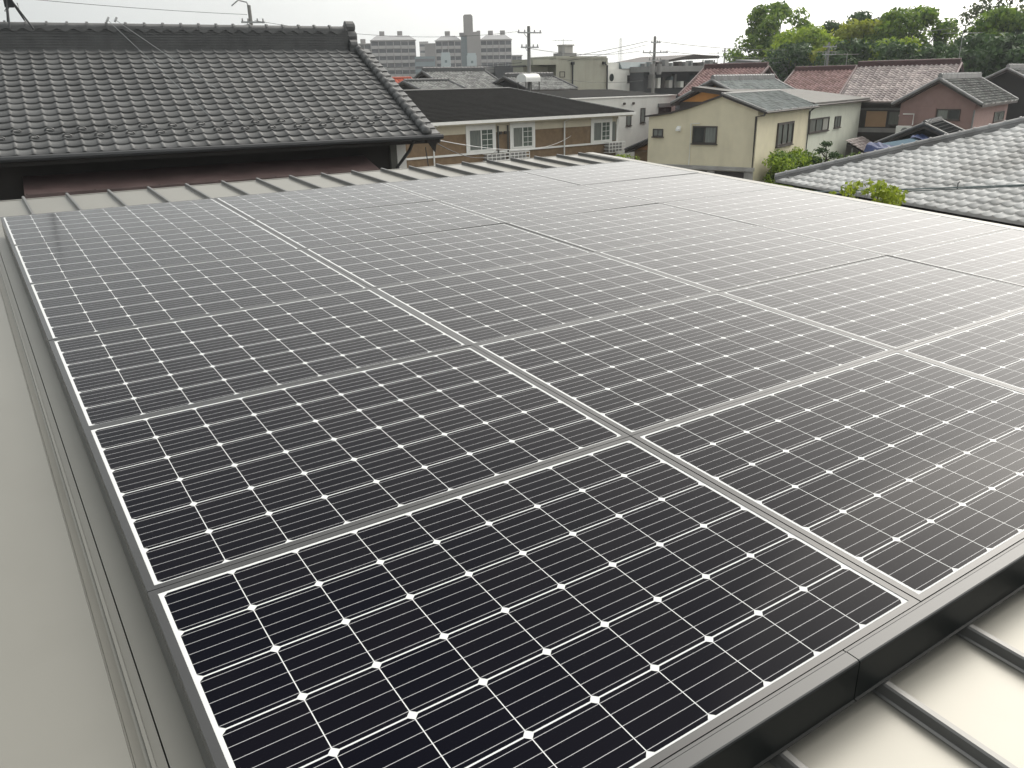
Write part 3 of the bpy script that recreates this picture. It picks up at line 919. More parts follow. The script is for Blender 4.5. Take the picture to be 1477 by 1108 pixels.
for k, (xa, xb) in enumerate(((2.3, 3.55), (3.95, 5.55))):
    sh = MB(FRONT); sh.box(xa, xb, .002, .06, 0.3, 3.05)
    for q in range(12): sh.box(xa, xb, .06, .075, .35 + q * .22, .5 + q * .22)
    sh.build("shutter", K['trimdark'], ch)
pc = MB(FRONT)
for xa, xb in ((1.9, 2.28), (3.57, 3.93), (5.57, 6.0)): pc.box(xa, xb, .002, .16, 0, 3.115)
pc.build("concrete_pier", K['concrete'], ch)

# ---- pale green annex
an = thing("annex_house", "pale green house with brown sheet roof right of the cream house", "house", (40.8, 30.06, 0), 72)
w = MB(); w.box(0.02, 10.0, 0, 7, 0, 5.95); w.build("wall", K['palegreen'], an)
rf = MB(); rf.prism([(-.15, -.35, 6.04), (-.15, 7.3, 7.02), (-.15, 7.3, 7.12), (-.15, -.35, 6.17)], (10.75, 0, 0)); rf.build("roof", K['darkroof'], an)
gt = MB(); gt.tube([(-.1, -.4, 6.02), (10.7, -.4, 6.02)], .055, 6); gt.build("gutter", K['trimdark'], an)
vg = MB(); vg.prism([(-.19, -.36, 5.9), (-.19, 7.3, 6.88), (-.19, 7.3, 7.13), (-.19, -.36, 6.18)], (.035, 0, 0)); vg.build("barge_board", K['trimdark'], an)
window(an, .3, 3.7, 4.48, 5.27, FRONT, K['winframe'], K['panegrey'], 2, 0, .07, .07, True, K['panelight'])
window(an, 4.85, 6.0, 4.55, 5.22, FRONT, K['winframe'], K['panegrey'], 1, 0, .05, .06)
# pale low tiled lean-to behind the annex corner
lt = thing("tiled_lean_to", "small pale tiled lean-to beside the pale green house corner", "shed", (46.3, 31.3, 0), 160)
tile_slope("tiled_roof", K['tile_pale'], lt, (2.3, 0, 2.5), (0, 1, 0), (-2.3, 0, 1.25), 4.0, 2.6, .3, .27, 4, 0.05, 0.03)
w = MB(); w.prism([(0.1, .2, 0), (0.1, .2, 3.6), (2.0, .2, 2.58), (2.0, .2, 0)], (0, 3.6, 0)); w.build("wall", K['trimdark'], lt)
w = MB(); w.tube([(.55, -.1, 0), (.55, -.1, 3.3)], .05, 6); w.build("downpipe", K['trimgrey'], lt)

# ---- white modern house behind the flats
wh = thing("white_house", "white flat roofed house with slit windows behind the flats", "house", (40.73, 45.83, 0), 85)
w = MB(); w.box(-14, 5.6, 0, 9, 0, 6.40); w.build("wall", K['offwhite'], wh)
rf = MB(); rf.box(-14.1, 5.68, -.06, 9.1, 6.403, 6.47); rf.build("parapet", K['white'], wh)
rf = MB(); rf.prism([(-14, .4, 6.475), (-14, 6.5, 6.90), (-14, 9, 6.90), (-14, 9, 6.475)], (19.2, 0, 0)); rf.build("roof", K['flatroof'], wh)
window(wh, 1.73, 2.22, 4.58, 5.62, FRONT, K['winframe'], K['panegrey'], 0, 0, .05, .06)
window(wh, .24, .74, 4.45, 5.24, FRONT, K['winframe'], K['panegrey'], 0, 0, .05, .06)
window(wh, 3.7, 5.1, 5.2, 5.6, FRONT, K['winframe'], K['pane'], 1, 0, .05, .05)
sb = MB(FRONT); sb.box(3.6, 5.2, .0, .16, 5.61, 5.88); sb.build("shutter_box", K['trimgrey'], wh)
for x in (-.06, .9):
    vv = MB(FRONT); vv.tube([(x, 0, 5.98), (x, .12, 5.98)], .09, 8); vv.build("vent_cap", K['winframe'], wh)
# brown wood gable between
SHX, SHY = 33.9, 34.3
bg_ = gable_house("timber_shed", "small timber gable with dark roof between the white and cream houses", (SHX, SHY), 75, 5.0, 2.6, 3.65, 1.05, K['tile_dark'], K['brownwall'], K['tile_ridge'], gable_m=K['timber'], ridge_h=.12)
sd = thing("low_shed", "low black sheet roofed shed in front of the timber gable", "shed", (24.5, 31.2, 0), 85)
w = MB(); w.prism([(0, 0, 3.05), (0, 3.2, 3.6), (0, 3.2, 3.66), (0, 0, 3.11)], (6.0, 0, 0)); w.build("roof", K['flatroof'], sd)
w = MB(); w.box(.2, 5.8, .3, 2.9, 0, 3.04); w.build("wall", K['dark'], sd)

# ---- olive box building
ob = thing("olive_block", "olive grey box building with black downpipes", "building", (48.32, 60.33, 0), 85)
w = MB(); w.box(-3.19, 3.2, 0, 3.4, 0, 9.45); w.build("wall", K['olive'], ob)
p = MB(); p.box(-3.22, 3.0, -.06, 3.46, 9.452, 9.66); p.build("parapet", K['olive'], ob)
for xs in ([(-1.28, -.1, 0.3), (-1.28, -.1, 9.1)], [(2.62, -.1, 9.1), (3.08, -.1, 8.85), (3.12, -.1, .3)]):
    g = MB(); g.tube(xs, .07, 6); x_ = xs[0] if xs[0][2] > 5 else xs[-1]
    g.box(x_[0] - .14, x_[0] + .14, -.2, -.0, 8.95, 9.2); g.build("downpipe", K['wire'], ob)
g = MB(FRONT); g.box(-2.76, -2.7, 0, .03, 7.9, 8.4); g.box(-2.2, -2.14, 0, .03, 7.9, 8.4); g.box(-2.7, -2.2, 0, .03, 8.34, 8.4); g.box(-2.7, -2.2, 0, .03, 7.9, 7.96); g.build("window", K['winframe'], ob)
g = MB(); g.box(-6.1, -3.21, 1.0, 2.4, 0, 8.85); g.build("wing_wall", K['olive'], ob)
g = MB(); g.prism([(-6.25, -.5, 8.95), (-6.25, -.5, 9.38), (-6.25, 2.4, 9.42), (-6.25, 2.4, 8.95)], (3.03, 0, 0)); g.build("wing_roof", K['olive'], ob)
for k in range(4):
    xa = -6.0 + k * .72
    window(ob, xa, xa + .6, 7.4, 8.35, fy(1.0), K['winframe'], K['pane'], 0, 0, .06, .07, False)
g = MB(); g.box(-6.1, -3.3, -.3, -.2, 6.6, 7.3); g.build("balcony_rail", K['trimdark'], ob)
rt = thing("roof_tank", "small roof tank house on the olive block", "water tank", (49.0, 62.3, 0), 85)
g = MB(); g.box(-1.6, .2, 0, 1.2, 9.66, 10.0); g.build("base", K['trimgrey'], rt)
g = MB(); g.box(-1.1, -.1, .2, 1.1, 10.002, 10.62); g.box(-1.2, .0, .1, 1.15, 10.622, 10.72); g.build("tank", K['concrete'], rt)

# ---- grey white block right of it
gb = thing("pale_block", "pale grey block with blue grey mansard behind the olive block", "building", (60.41, 68.47, 0), 85)
w = MB(); w.box(-6, 4.38, 0, 9, 0, 8.66); w.build("wall", K['offwhite'], gb)
w = MB(); w.prism([(-.45, -.12, 8.7), (-.45, .25, 9.35), (-.45, 9, 9.35), (-.45, 9, 8.7)], (4.95, 0, 0)); w.build("mansard", K['bluegrey'], gb)
w = MB(); w.box(-6, -.46, .3, 9, 8.662, 9.3); w.build("upper_wall", K['offwhite'], gb)
w = MB(FRONT); w.prism([(-1.87 + .3 * cos(2 * pi * k / 14), 0, 7.85 + .38 * sin(2 * pi * k / 14)) for k in range(14)], (0, .06, 0)); w.build("round_window", K['pane'], gb)
window(gb, .5, .85, 7.3, 8.05, FRONT, K['winframe'], K['pane'], 0); window(gb, 3.3, 3.95, 7.3, 8.1, FRONT, K['winframe'], K['pane'], 0)
w = MB(); w.box(-.95, .55, 3, 5, 9.352, 9.85); w.build("roof_box", K['trimgrey'], gb)

# ---- dark market building with slanted canopy
mk = thing("market_hall", "long dark market hall with grey roof edge and clutter on top", "building", (67.79, 65.62, 0), 85)
w = MB(); w.box(-6.2, 13, 1.5, 12, 0, 8.3); w.build("wall", K['charcoal'], mk)
w = MB(); w.box(-6.3, 13, -.2, 12, 8.302, 8.86); w.build("roof", K['trimgrey'], mk)
rn = random.Random(11)
for k in range(14):
    x = -5.6 + k * 0.75
    q = MB(); q.box(x, x + rn.uniform(.3, .6), .4 + rn.random() * .6, 1.45, 6.7, 6.7 + rn.uniform(.5, 1.4)); q.build("stall_box", [K['trimgrey'], K['offwhite'], K['trimdark'], K['concrete'], K['bluegrey']][k % 5], mk)
for k in range(12):
    x = -4.5 + k * 1.1
    q = MB(); q.box(x, x + rn.uniform(.25, .6), 3, 3.8, 8.862, 8.86 + rn.uniform(.3, .8)); q.build("roof_unit", [K['trimgrey'], K['steel'], K['trimdark']][k % 3], mk)
cn_ = thing("slanted_canopy", "dark slanted canopy roof above the market hall", "canopy", (71, 70, 0), 85)
w = MB(); w.prism([(-7.2, 0, 9.05), (1.2, 0, 10.15), (6.0, 0, 10.05), (6.0, 0, 9.75), (1.2, 0, 9.75), (-7.2, 0, 8.95)], (0, 8, 0)); w.build("roof", K['trimdark'], cn_)
w = MB()
for k in range(6): w.box(-5 + k * 2.1, -4.9 + k * 2.1, .3, .4, 0, 9.1 + (.13 * k if k < 4 else .5))
for k in range(5): w.tube([(-5 + k * 2.1, .35, 8.8), (-2.9 + k * 2.1, .35, 9.4)], .05, 5)
w.build("trusses", K['trimgrey'], cn_)
lr = thing("long_grey_roof", "long low pale grey roof behind the red tiled house", "building", (80, 62, 0), 85)
w = MB(); w.prism([(-4, 0, 8.6), (-4, 0, 9.05), (-4, 5, 9.35), (-4, 10, 8.9), (-4, 10, 0), (-4, 0, 0)], (20, 0, 0)); w.build("wall", K['trimgrey'], lr)
w = MB(); w.prism([(-4.2, -.3, 8.95), (-4.2, 5, 9.4), (-4.2, 5, 9.5), (-4.2, -.3, 9.07)], (20.4, 0, 0)); w.build("roof", K['towerroof'], lr)
w = MB(); w.prism([(9.5, -1.6, 7.6), (11.3, -1.6, 7.6), (10.2, -.3, 8.85), (8.6, -.3, 8.85)], (0, .1, .05)); w.build("skylight", K['white'], lr)

# ---- tiled houses in the middle distance
gable_house("red_tiled_house", "house with red glazed tile roof left of the trees", (48.9, 45.6), 163, 4.4, 3.9, 6.40, 1.85, K['tile_red'], K['redwall'], K['tile_redridge'])
gable_house("orange_gable_house", "house with orange plaster gable and grey tile roof behind the cream house", (40.85, 37.37), 78, 7.4, 3.0, 6.05, 1.37, K['tile_slate'], K['trimdark'], K['tile_ridge_grey'], gable_m=K['orange'], ov=.5)
gable_house("long_red_roof_house", "long house with faded red tiles in front of the trees", (59.6, 45.6), 162, 5.6, 4.4, 6.0, 2.0, K['tile_red'], K['offwhite'], K['tile_redridge'])
pt = gable_house("pale_tiled_house", "large house with pale pinkish glazed tile roof below the trees", (54.35, 36.2), 160, 6.0, 4.5, 5.90, 2.25, K['tile_pale'], K['trimdark'], K['tile_redridge'], ov=.9, gov=.3)
yw = -(4.5 - .9)
w = MB(fy(yw)); w.box(1.6, 2.9, 0, .05, 4.3, 5.3); w.build("window_panel", K['tan'], pt, label="tan boarded window panel")
window(pt, 3.0, 3.8, 4.4, 5.3, fy(yw), K['winframe'], K['panegrey'], 0)
w = MB(fy(yw)); w.box(-.2, 6.2, .0, .12, 3.95, 4.22); w.build("sill_band", K['concrete'], pt)
w = MB(fy(yw)); w.box(-.2, 6.2, .0, .10, 5.36, 5.5); w.build("lintel_band", K['trimgrey'], pt)
tile_slope("balcony_roof", K['tile_pale'], pt, (3.9, yw - 1.3, 5.05), (1, 0, 0), (0, 1.3, .45), 2.6, 1.4, .3, .27, 4)
window(pt, 4.3, 6.0, 4.0, 5.0, fy(yw - .6), K['winframe'], K['pane'], 1, 0)
w = MB(fy(yw)); w.box(3.9, 6.4, .01, .6, 0, 5.02); w.build("bay_wall", K['trimdark'], pt)
w = MB(fy(yw - 1.2))
for k in range(7): w.box(3.9 + k * .4, 3.96 + k * .4, 0, .04, 3.1, 3.9)
w.box(3.9, 6.4, 0, .045, 3.9, 3.98); w.box(3.9, 6.4, 0, .045, 3.05, 3.1); w.build("balcony_rail", K['trimgrey'], pt)

pk = gable_house("pink_house", "pink sided house with grey tile roof and sliding window in its gable", (50.26, 27.91), 75, 8.6, 2.55, 5.80, 1.45, K['tile_mid'], K['pink'], K['tile_ridge_grey'], ov=.42, gov=.45)
window(pk, -1.35, -0.02, 4.93, 5.55, lambda p: Vector((-p.y, p.x, p.z)), K['winframe'], K['pane'], 1, 0, .06, .06, True, K['panegrey'])
w = MB(lambda p: Vector((-p.y, p.x, p.z))); w.box(0.02, 1.0, 0, .08, 4.72, 5.62); w.build("shutter_case", K['pink'], pk)
w = MB(lambda p: Vector((-p.y, p.x, p.z))); w.tube([(1.9, .08, 5.25), (1.25, .08, 5.25), (1.25, .08, 4.6)], .04, 5); w.build("white_duct", K['white'], pk)
w = MB(lambda p: Vector((-p.y, p.x, p.z))); w.tube([(-2.1, .06, 5.5), (-2.1, .06, 1)], .05, 6); w.build("downpipe", K['trimgrey'], pk)
window(pk, 5.0, 7.8, 4.6, 5.2, fy(-(2.55 - .42)), K['winframe'], K['panegrey'], 1)
ACX, ACY = 48.9, 29.0
ac = thing("outdoor_unit", "white air conditioner outdoor unit beside the pink house", "air conditioner", (ACX, ACY, 0), 75)
q = MB(); q.box(-.3, 0, -.42, .42, 4.0, 4.6); q.build("casing", K['offwhite'], ac)
q = MB(); q.tube([(-.302, -.1, 4.3), (-.315, -.1, 4.3)], .22, 14); q.build("fan_grille", K['trimgrey'], ac)
q = MB(); q.box(-.3, .2, -.45, .45, 0, 3.995); q.build("bracket", K['dark'], ac)
rr_ = gable_house("far_grey_tiled_house", "grey tiled gable house behind the pink house at far right", (67.5, 32.6), 80, 5.6, 3.2, 6.2, 1.6, K['tile_mid'], K['dark'], K['tile_ridge_grey'])
gable_house("far_red_roof_house", "red sheet roofed house at the far right edge", (72.5, 29.5), 170, 6.0, 3.2, 5.7, 1.5, K['tile_red'], K['trimdark'], K['tile_redridge'])
dg = gable_house("dark_gable_shed", "small dark tiled gable roof below the pink house", (39.95, 22.5), 70, 3.4, 2.35, 4.15, 1.08, K['tile_dark'], K['dark'], K['tile_ridge'], ridge_h=.14)
bs = thing("blue_sheet_roof", "blue corrugated sheet roof partly covered with blue tarp", "roof", (34.4, 21.28, 0.12), 78)
q = MB()
for k in range(39):
    x = k * .16
    q.prism([(x, -1.2, 4.15), (x + .08, -1.2, 4.20), (x + .16, -1.2, 4.15), (x + .16, -1.2, 4.12), (x, -1.2, 4.12)], (0, 1.3, .36))
q.build("corrugated_sheet", K['corr'], bs)
q = MB(); q.box(.1, 6.1, -.9, 0, 0, 4.1); q.build("wall", K['dark'], bs)
rn = random.Random(5)
for (xa, xb) in ((-1.3, .25), (4.2, 6.3)):
    q = MB()
    gx = [[(xa + (xb - xa) * i / 7, -1.35 + 1.5 * j / 6, 4.18 + .36 / 1.3 * (1.5 * j / 6) + rn.uniform(-.02, .10) - (.3 if i == 0 and xa < 0 else 0)) for j in range(7)] for i in range(8)]
    for i in range(7):
        for j in range(6): q.face([gx[i][j], gx[i + 1][j], gx[i + 1][j + 1], gx[i][j + 1]])
    q.build("tarp", K['tarp'], bs)

# ---- near grey hip roof at right
nr = thing("grey_hip_roof_house", "near house with weathered pale grey tile hip roof at the right", "house", (17.63, 13.48, 0), 196)
PIT = 0.376
HW, LX, NZ = 5.5, 16.0, 5.02
sl3 = HW * sqrt(1 + PIT ** 2)
cf3 = 1 / sqrt(1 + PIT ** 2)
tile_slope("tiled_roof", K['tile_grey'], nr, (0, 0, NZ), (1, 0, 0), (0, 1, PIT), LX, sl3, 0.275, 0.240, 10, 0.044, 0.042, lim=lambda s: (s * cf3, LX - s * cf3), jitter=.005, pan=True)
tile_slope("tiled_roof", K['tile_grey'], nr, (0, 2 * HW, NZ), (0, -1, 0), (1, 0, PIT), 2 * HW, sl3, 0.265, 0.235, 4, lim=lambda s: (s * cf3, 2 * HW - s * cf3))
tile_slope("tiled_roof", K['tile_grey'], nr, (LX, 2 * HW, NZ), (-1, 0, 0), (0, -1, PIT), LX, sl3, 0.265, 0.235, 4, lim=lambda s: (s * cf3, LX - s * cf3))
tile_slope("tiled_roof", K['tile_grey'], nr, (LX, 0, NZ), (0, 1, 0), (-1, 0, PIT), 2 * HW, sl3, 0.265, 0.235, 4, lim=lambda s: (s * cf3, 2 * HW - s * cf3))
dk = MB(); z_ = NZ - .03
dk.face([(0, 0, z_), (LX, 0, z_), (LX - HW, HW, z_ + PIT * HW), (HW, HW, z_ + PIT * HW)]); dk.face([(0, 0, z_), (HW, HW, z_ + PIT * HW), (0, 2 * HW, z_)])
dk.face([(0, 2 * HW, z_), (HW, HW, z_ + PIT * HW), (LX - HW, HW, z_ + PIT * HW), (LX, 2 * HW, z_)]); dk.face([(LX, 0, z_), (LX, 2 * HW, z_), (LX - HW, HW, z_ + PIT * HW)])
dk.face([(0, 0, z_ - .02), (LX, 0, z_ - .02), (LX, 2 * HW, z_ - .02), (0, 2 * HW, z_ - .02)])
dk.build("roof_deck", K['dark'], nr)
for a_, c_ in (((0.05, 0.05, NZ + .02), (HW, HW, NZ + PIT * HW)), ((0.05, 2 * HW - .05, NZ + .02), (HW, HW, NZ + PIT * HW)), ((LX - .05, .05, NZ + .02), (LX - HW, HW, NZ + PIT * HW)), ((HW, HW, NZ + PIT * HW), (LX - HW, HW, NZ + PIT * HW))):
    ridge_cap("hip_ridge", nr, K['tile_ridge_grey'], a_, c_, 0.10, 0.22, 0.3, 0.08, 2)
g = MB(); g.box(0, LX, -.16, -.04, NZ - .2, NZ - .07); g.build("gutter", K['wire'], nr)
w = MB(); w.box(.8, LX - .8, .8, 2 * HW - .8, 0, NZ - .06); w.build("wall", K['trimdark'], nr)

# ---- behind the flats' ridge
gable_house("small_grey_roof_house", "grey tiled house with dark gable behind the flats ridge", (32.3, 60.2), 84, 5.6, 3.6, 7.0, 1.5, K['tile_mid'], K['dark'], K['tile_ridge'], tw=.3)
gable_house("low_grey_roof_house", "low grey tiled roof behind the right part of the flats ridge", (38.0, 57.0), 84, 4.6, 3.0, 7.0, .95, K['tile_mid'], K['dark'], K['tile_ridge'])
gable_house("hip_front_house", "low grey tiled roof left of the grey gable behind the flats", (28.6, 56.2), 84, 3.4, 2.4, 7.1, .65, K['tile_mid'], K['dark'], K['tile_ridge'], ridge_h=.15)
gable_house("orange_roof_house", "bright orange roofed house far behind the dark tile verge", (36.0, 80.5), 100, 4.6, 2.6, 6.9, 1.25, K['orange_tile'], K['offwhite'], K['orange_tile'], ridge_h=.12)
dsh = thing("satellite_dish", "large pale satellite dish above the orange roof", "satellite dish", (31.2, 66.6, 0), 110)
q = MB()
rings = []
for k in range(5):
    rr = .62 * k / 4
    rings.append([(rr * cos(2 * pi * j / 16), -.25 + .22 * (k / 4) ** 2 * -1, 8.55 + rr * sin(2 * pi * j / 16)) for j in range(16)])
for k in range(4):
    for j in range(16): q.face([rings[k][j], rings[k][(j + 1) % 16], rings[k + 1][(j + 1) % 16], rings[k + 1][j]])
q.build("dish", K['offwhite'], dsh, True)
q = MB(); q.tube([(0, 0, 0), (0, 0, 8.5)], .05, 6); q.tube([(0, -.3, 8.55), (.0, -.85, 8.5)], .025, 5); q.build("mast", K['steel'], dsh)
lb = thing("long_charcoal_building", "long charcoal flat building in front of the apartment towers", "building", (69, 98, 0), 112)
q = MB(); q.box(-5.0, 3.5, 0, 14, 0, 9.75); q.build("wall", K['charcoal'], lb)
q = MB(); q.box(-10.5, -5.1, 1, 14, 0, 8.9); q.build("lower_wing", K['charcoal'], lb)
q = MB(); q.box(-10.6, -5.05, .9, 14, 8.902, 9.6); q.build("wing_roof", K['trimgrey'], lb)
q = MB()
for k in range(5): q.box(-4 + k * 1.6, -3.2 + k * 1.6, 3, 4, 9.752, 10.2)
q.build("roof_units", K['trimgrey'], lb)
q = MB(); q.tube([(1.5, 6, 9.7), (1.5, 6, 10.5)], 1.3, 14, .9); q.build("roof_dome", K['white'], lb)
wa = thing("white_awning", "white barrel topped tank on a frame beside the utility pole", "tank", (36.0, 52.1, 0), 88)
q = MB()
q.prism([(0, .6 * cos(pi * k / 8), 7.85 + .32 * sin(pi * k / 8)) for k in range(9)] + [(0, -.6, 7.6), (0, .6, 7.6)], (1.35, 0, 0)); q.build("tank", K['white'], wa)
q = MB()
for x, y in ((.05, -.5), (1.3, -.5), (.05, .5), (1.3, .5)): q.box(x - .03, x + .03, y - .03, y + .03, 0, 7.6)
q.build("frame", K['post'], wa)

# ---- apartment towers
def tower_block(parent, x0, x1, d, z1, floors, secs, y=0.0, roof=True, end=True, step=None):
    """slab with balcony bands: x0..x1 along the front, floors of 2.9 m below z1"""
    w_ = MB(); w_.box(x0, x1, y, y + d, 0, z1); w_.build("wall", K['tower'], parent)
    for f_ in range(floors):
        z = z1 - .35 - f_ * 2.9
        if z < 6: break
        bw = MB(); bw.box(x0 + .2, x1 - .2, y - .06, y - .0, z - 1.55, z - .02); bw.build("window_band", K['towerdark'], parent)
        bb = MB()
        n = secs; sw = (x1 - x0) / n
        for s_ in range(n):
            a = x0 + s_ * sw
            bb.box(a + .25, a + sw - .35, y - 1.5, y - 1.35, z - 2.75, z - 1.6)
            bb.box(a + .25, a + sw - .35, y - 1.349, y - .061, z - 2.9, z - 2.75)
            bb.box(a - .12, a + .12, y - 1.45, y - .062, z - 2.9, z + .1)
        bb.build("balcony", K['towerlight'], parent)
    sl_ = MB(); sl_.box(x0 - .3, x1 + .3, y - 1.6, y + d + .2, z1 + .002, z1 + .3); sl_.build("roof_slab", K['towerlight'], parent)
    if roof:
        q_ = MB(); h_ = 1.9
        P = [(x0, y - 1.2), (x1, y - 1.2), (x1, y + d), (x0, y + d)]; C_ = [(x0 + 2.5, y + 3), (x1 - 2.5, y + 3), (x1 - 2.5, y + d - 3), (x0 + 2.5, y + d - 3)]
        z_ = z1 + .302
        q_.face([(*p, z_ + h_) for p in C_])
        for k in range(4): q_.face([(*P[k], z_), (*P[(k + 1) % 4], z_), (*C_[(k + 1) % 4], z_ + h_), (*C_[k], z_ + h_)])
        q_.build("roof", K['towerroof'], parent)


def roof_box(parent, x, z, w_=2.2, h_=2.0, y=5):
    q_ = MB(); q_.box(x - w_ / 2, x + w_ / 2, y, y + 2.5, z, z + h_); q_.build("roof_box", K['tower'], parent)


t1 = thing("apartment_tower", "ten storey grey apartment block partly behind the dark tiled roof", "apartment building", (150.0, 349.5, 0), 115)
tower_block(t1, 9.0, 28.2, 14, 25.4, 7, 6)
tower_block(t1, 3.2, 8.9, 12, 24.2, 7, 2, 1.0, False)
q = MB(); q.box(-5, 3.1, 2, 12, 0, 28.8); q.build("stair_shaft", K['tower'], t1)
for x in (14.0, 21.8): roof_box(t1, x, 27.5)
roof_box(t1, 5.6, 24.5)
t3 = thing("apartment_tower", "slim pale tower in the gap between the two big apartment blocks", "apartment building", (204.5, 386, 0), 118)
q = MB(); q.box(-1.5, 3.0, 0, 6, 0, 27.5); q.build("wall", K['towerlight'], t3)
for f_ in range(7):
    q = MB(); q.box(-1.2, 2.7, -.05, 0, 25.2 - f_ * 2.9, 26.2 - f_ * 2.9); q.build("window_band", K['towerdark'], t3)
lw = thing("low_block", "low blue grey apartment block between the two big towers", "apartment building", (168.5, 325.5, 0), 118)
q = MB(); q.box(0, 8.5, 0, 8, 0, 18.5); q.build("wall", K['bluegrey'], lw)
for f_ in range(4):
    q = MB(); q.box(.3, 8.2, -.06, 0, 16.4 - f_ * 2.9, 17.6 - f_ * 2.9); q.build("window_band", K['towerdark'], lw)
t2 = thing("apartment_tower", "long grey apartment block with a tall central lift tower", "apartment building", (179.0, 335.0, 0), 122)
tower_block(t2, 4.5, 15.5, 13, 24.9, 7, 4)
tower_block(t2, 24.0, 37.5, 13, 24.9, 7, 5)
tower_block(t2, 37.6, 42.0, 11, 18.4, 5, 2, .8, False)
q = MB(); q.box(-.3, 4.4, -1.2, 12, 0, 23.8); q.build("end_wall", K['tower'], t2)
q = MB(); q.prism([(-.8, -1.6, 23.802), (4.6, -1.6, 23.802), (4.6, 12, 23.802), (-.8, 12, 23.802)], (0, 0, .3)); q.build("roof_slab", K['towerlight'], t2)
q = MB(); q.box(18.2, 24.0, -2.2, 10, 0, 28.3); q.build("stair_shaft", K['tower'], t2)
q = MB(); q.box(15.5, 18.2, .5, 10, 0, 26.8); q.build("link_wall", K['bluegrey'], t2)
q = MB(); q.prism([(16.9, -1.5, 27.0), (20.9, -1.5, 27.0), (20.9, -1.5, 34.6), (20.3, -1.5, 35.2), (17.5, -1.5, 35.2), (16.9, -1.5, 34.6)], (0, 7, 0)); q.build("lift_tower", K['tower'], t2)
roof_box(t2, 9.5, 27.1); roof_box(t2, 28.5, 27.0); roof_box(t2, 33.8, 27.0); roof_box(t2, 16.0, 26.8, 2.4, 1.6); roof_box(t2, 23.2, 28.3, 1.6, .8)
for k, (px_, py_, z_, lb_) in enumerate(((124.5, 219.5, 17.3, "pale cyan block left in front of the long apartment building"), (131.0, 215.5, 17.0, "pale cyan block right in front of the long apartment building"))):
    cb = thing("cyan_block", lb_, "building", (px_, py_, 0), 120, "cyan blocks before the towers")
    q = MB(); q.box(-2.0, .8, 0, 4, 0, z_ - 2.0 + (k * .2)); q.build("wall", K['cyanwall'], cb)
    q = MB(); q.box(-1.8, .6, .3, 3.5, z_ - 1.998 + (k * .2), z_ - 1.2); q.build("roof_box", K['cyanwall'], cb)
    for f_ in range(3):
        q = MB(); q.box(-.9, -.2, -.05, 0, z_ - 4.0 - f_ * 2.6, z_ - 3.3 - f_ * 2.6); q.build("window", K['bluegrey'], cb)
fb_ = thing("far_tower", "pale far building at the left edge above the tiled ridge", "building", (-2.6, 71.0, 0), 95)
q = MB(); q.box(-4, 2.85, 0, 6, 0, 14.2); q.build("wall", K['trimgrey'], fb_)
q = MB(); q.box(-4.1, 2.95, -.1, 6.1, 14.202, 14.5); q.build("roof_slab", K['trimgrey'], fb_)


# ------------------------------------------------------------------ poles and wires
POLE1 = (CAM.x + sin(radians(34.88)) * 64.8, CAM.y + cos(radians(34.88)) * 64.8)
def pole(label, x, y, top, r0=.17, r1=.11, arms=((0.5, 1.8, 0), (1.3, 1.4, 0)), az=100, lean=(0, 0), trans=False, ins=True, group="utility poles", name="utility_pole"):
    t = thing(name, label, "utility pole", (x, y, 0), az, group)
    q = MB(); q.tube([(0, 0, 0), (lean[0], lean[1], top)], r0, 8, r1); q.build("pole_shaft", K['pole'], t)
    for (dz, wd, off) in arms:
        z = top - dz; lx = lean[0] * z / top
        q = MB(); q.box(lx - wd / 2 + off, lx + wd / 2 + off, -.18, -.10, z - .045, z + .045)
        q.tube([(lx - wd / 4 + off, -.14, z - .04), (lx, -.1, z - .5)], .02, 4); q.build("crossarm", K['steel'], t)
        if ins:
            for k in (-1, -.45, .45, 1):
                q = MB(); xk = lx + off + k * (wd / 2 - .08); q.tube([(xk, -.14, z + .045), (xk, -.14, z + .2)], .05, 6, .035); q.build("insulator", K['trimgrey'], t)
    if trans:
        for sx in (-.42, .42):
            q = MB(); q.tube([(sx, -.25, top - 3.3), (sx, -.25, top - 2.4)], .24, 10); q.build("transformer", K['trimgrey'], t)
    return t


pole("utility pole rising beside the white tank behind the flats", *POLE1, 11.45, .19, .12, ((.45, 2.0, 0), (1.45, 1.5, .0)), 95)
pole("utility pole with crossarms beside the pale grey block", 55.55, 58.75, 11.3, .19, .12, ((.55, 1.1, 0), (1.4, 3.0, 0), (2.05, 1.5, 0)), 92, (0, 0), True)
p3 = pole("utility pole top with bent bracket above the tiled roof", 15.4, 49.4, 12.0, .16, .10, ((.9, 1.3, .1),), 100)
q = MB(); q.tube([(0, 0, 11.9), (-.1, 0, 12.15), (-.55, 0, 12.25), (-.95, 0, 11.95)], .04, 5); q.build("bracket", K['steel'], p3)
q = MB(); q.tube([(0, 0, 11.0), (-1.6, .1, 10.7)], .05, 5); q.box(-1.9, -1.4, 0, .2, 10.55, 10.8); q.build("side_arm", K['steel'], p3)
pole("thin far utility pole right of the pale block", 100.5, 104.5, 10.9, .14, .1, ((.4, 1.6, 0), (1.0, 1.6, 0)), 90)
pole("thin far utility pole above the slanted canopy", 93.0, 84.4, 11.5, .13, .09, ((.4, 1.6, 0),), 90)
pole("utility pole standing against the trees behind the red roof", 72.0, 52.0, 10.6, .13, .1, ((.4, 1.7, 0), (1.1, 1.7, 0)), 100)


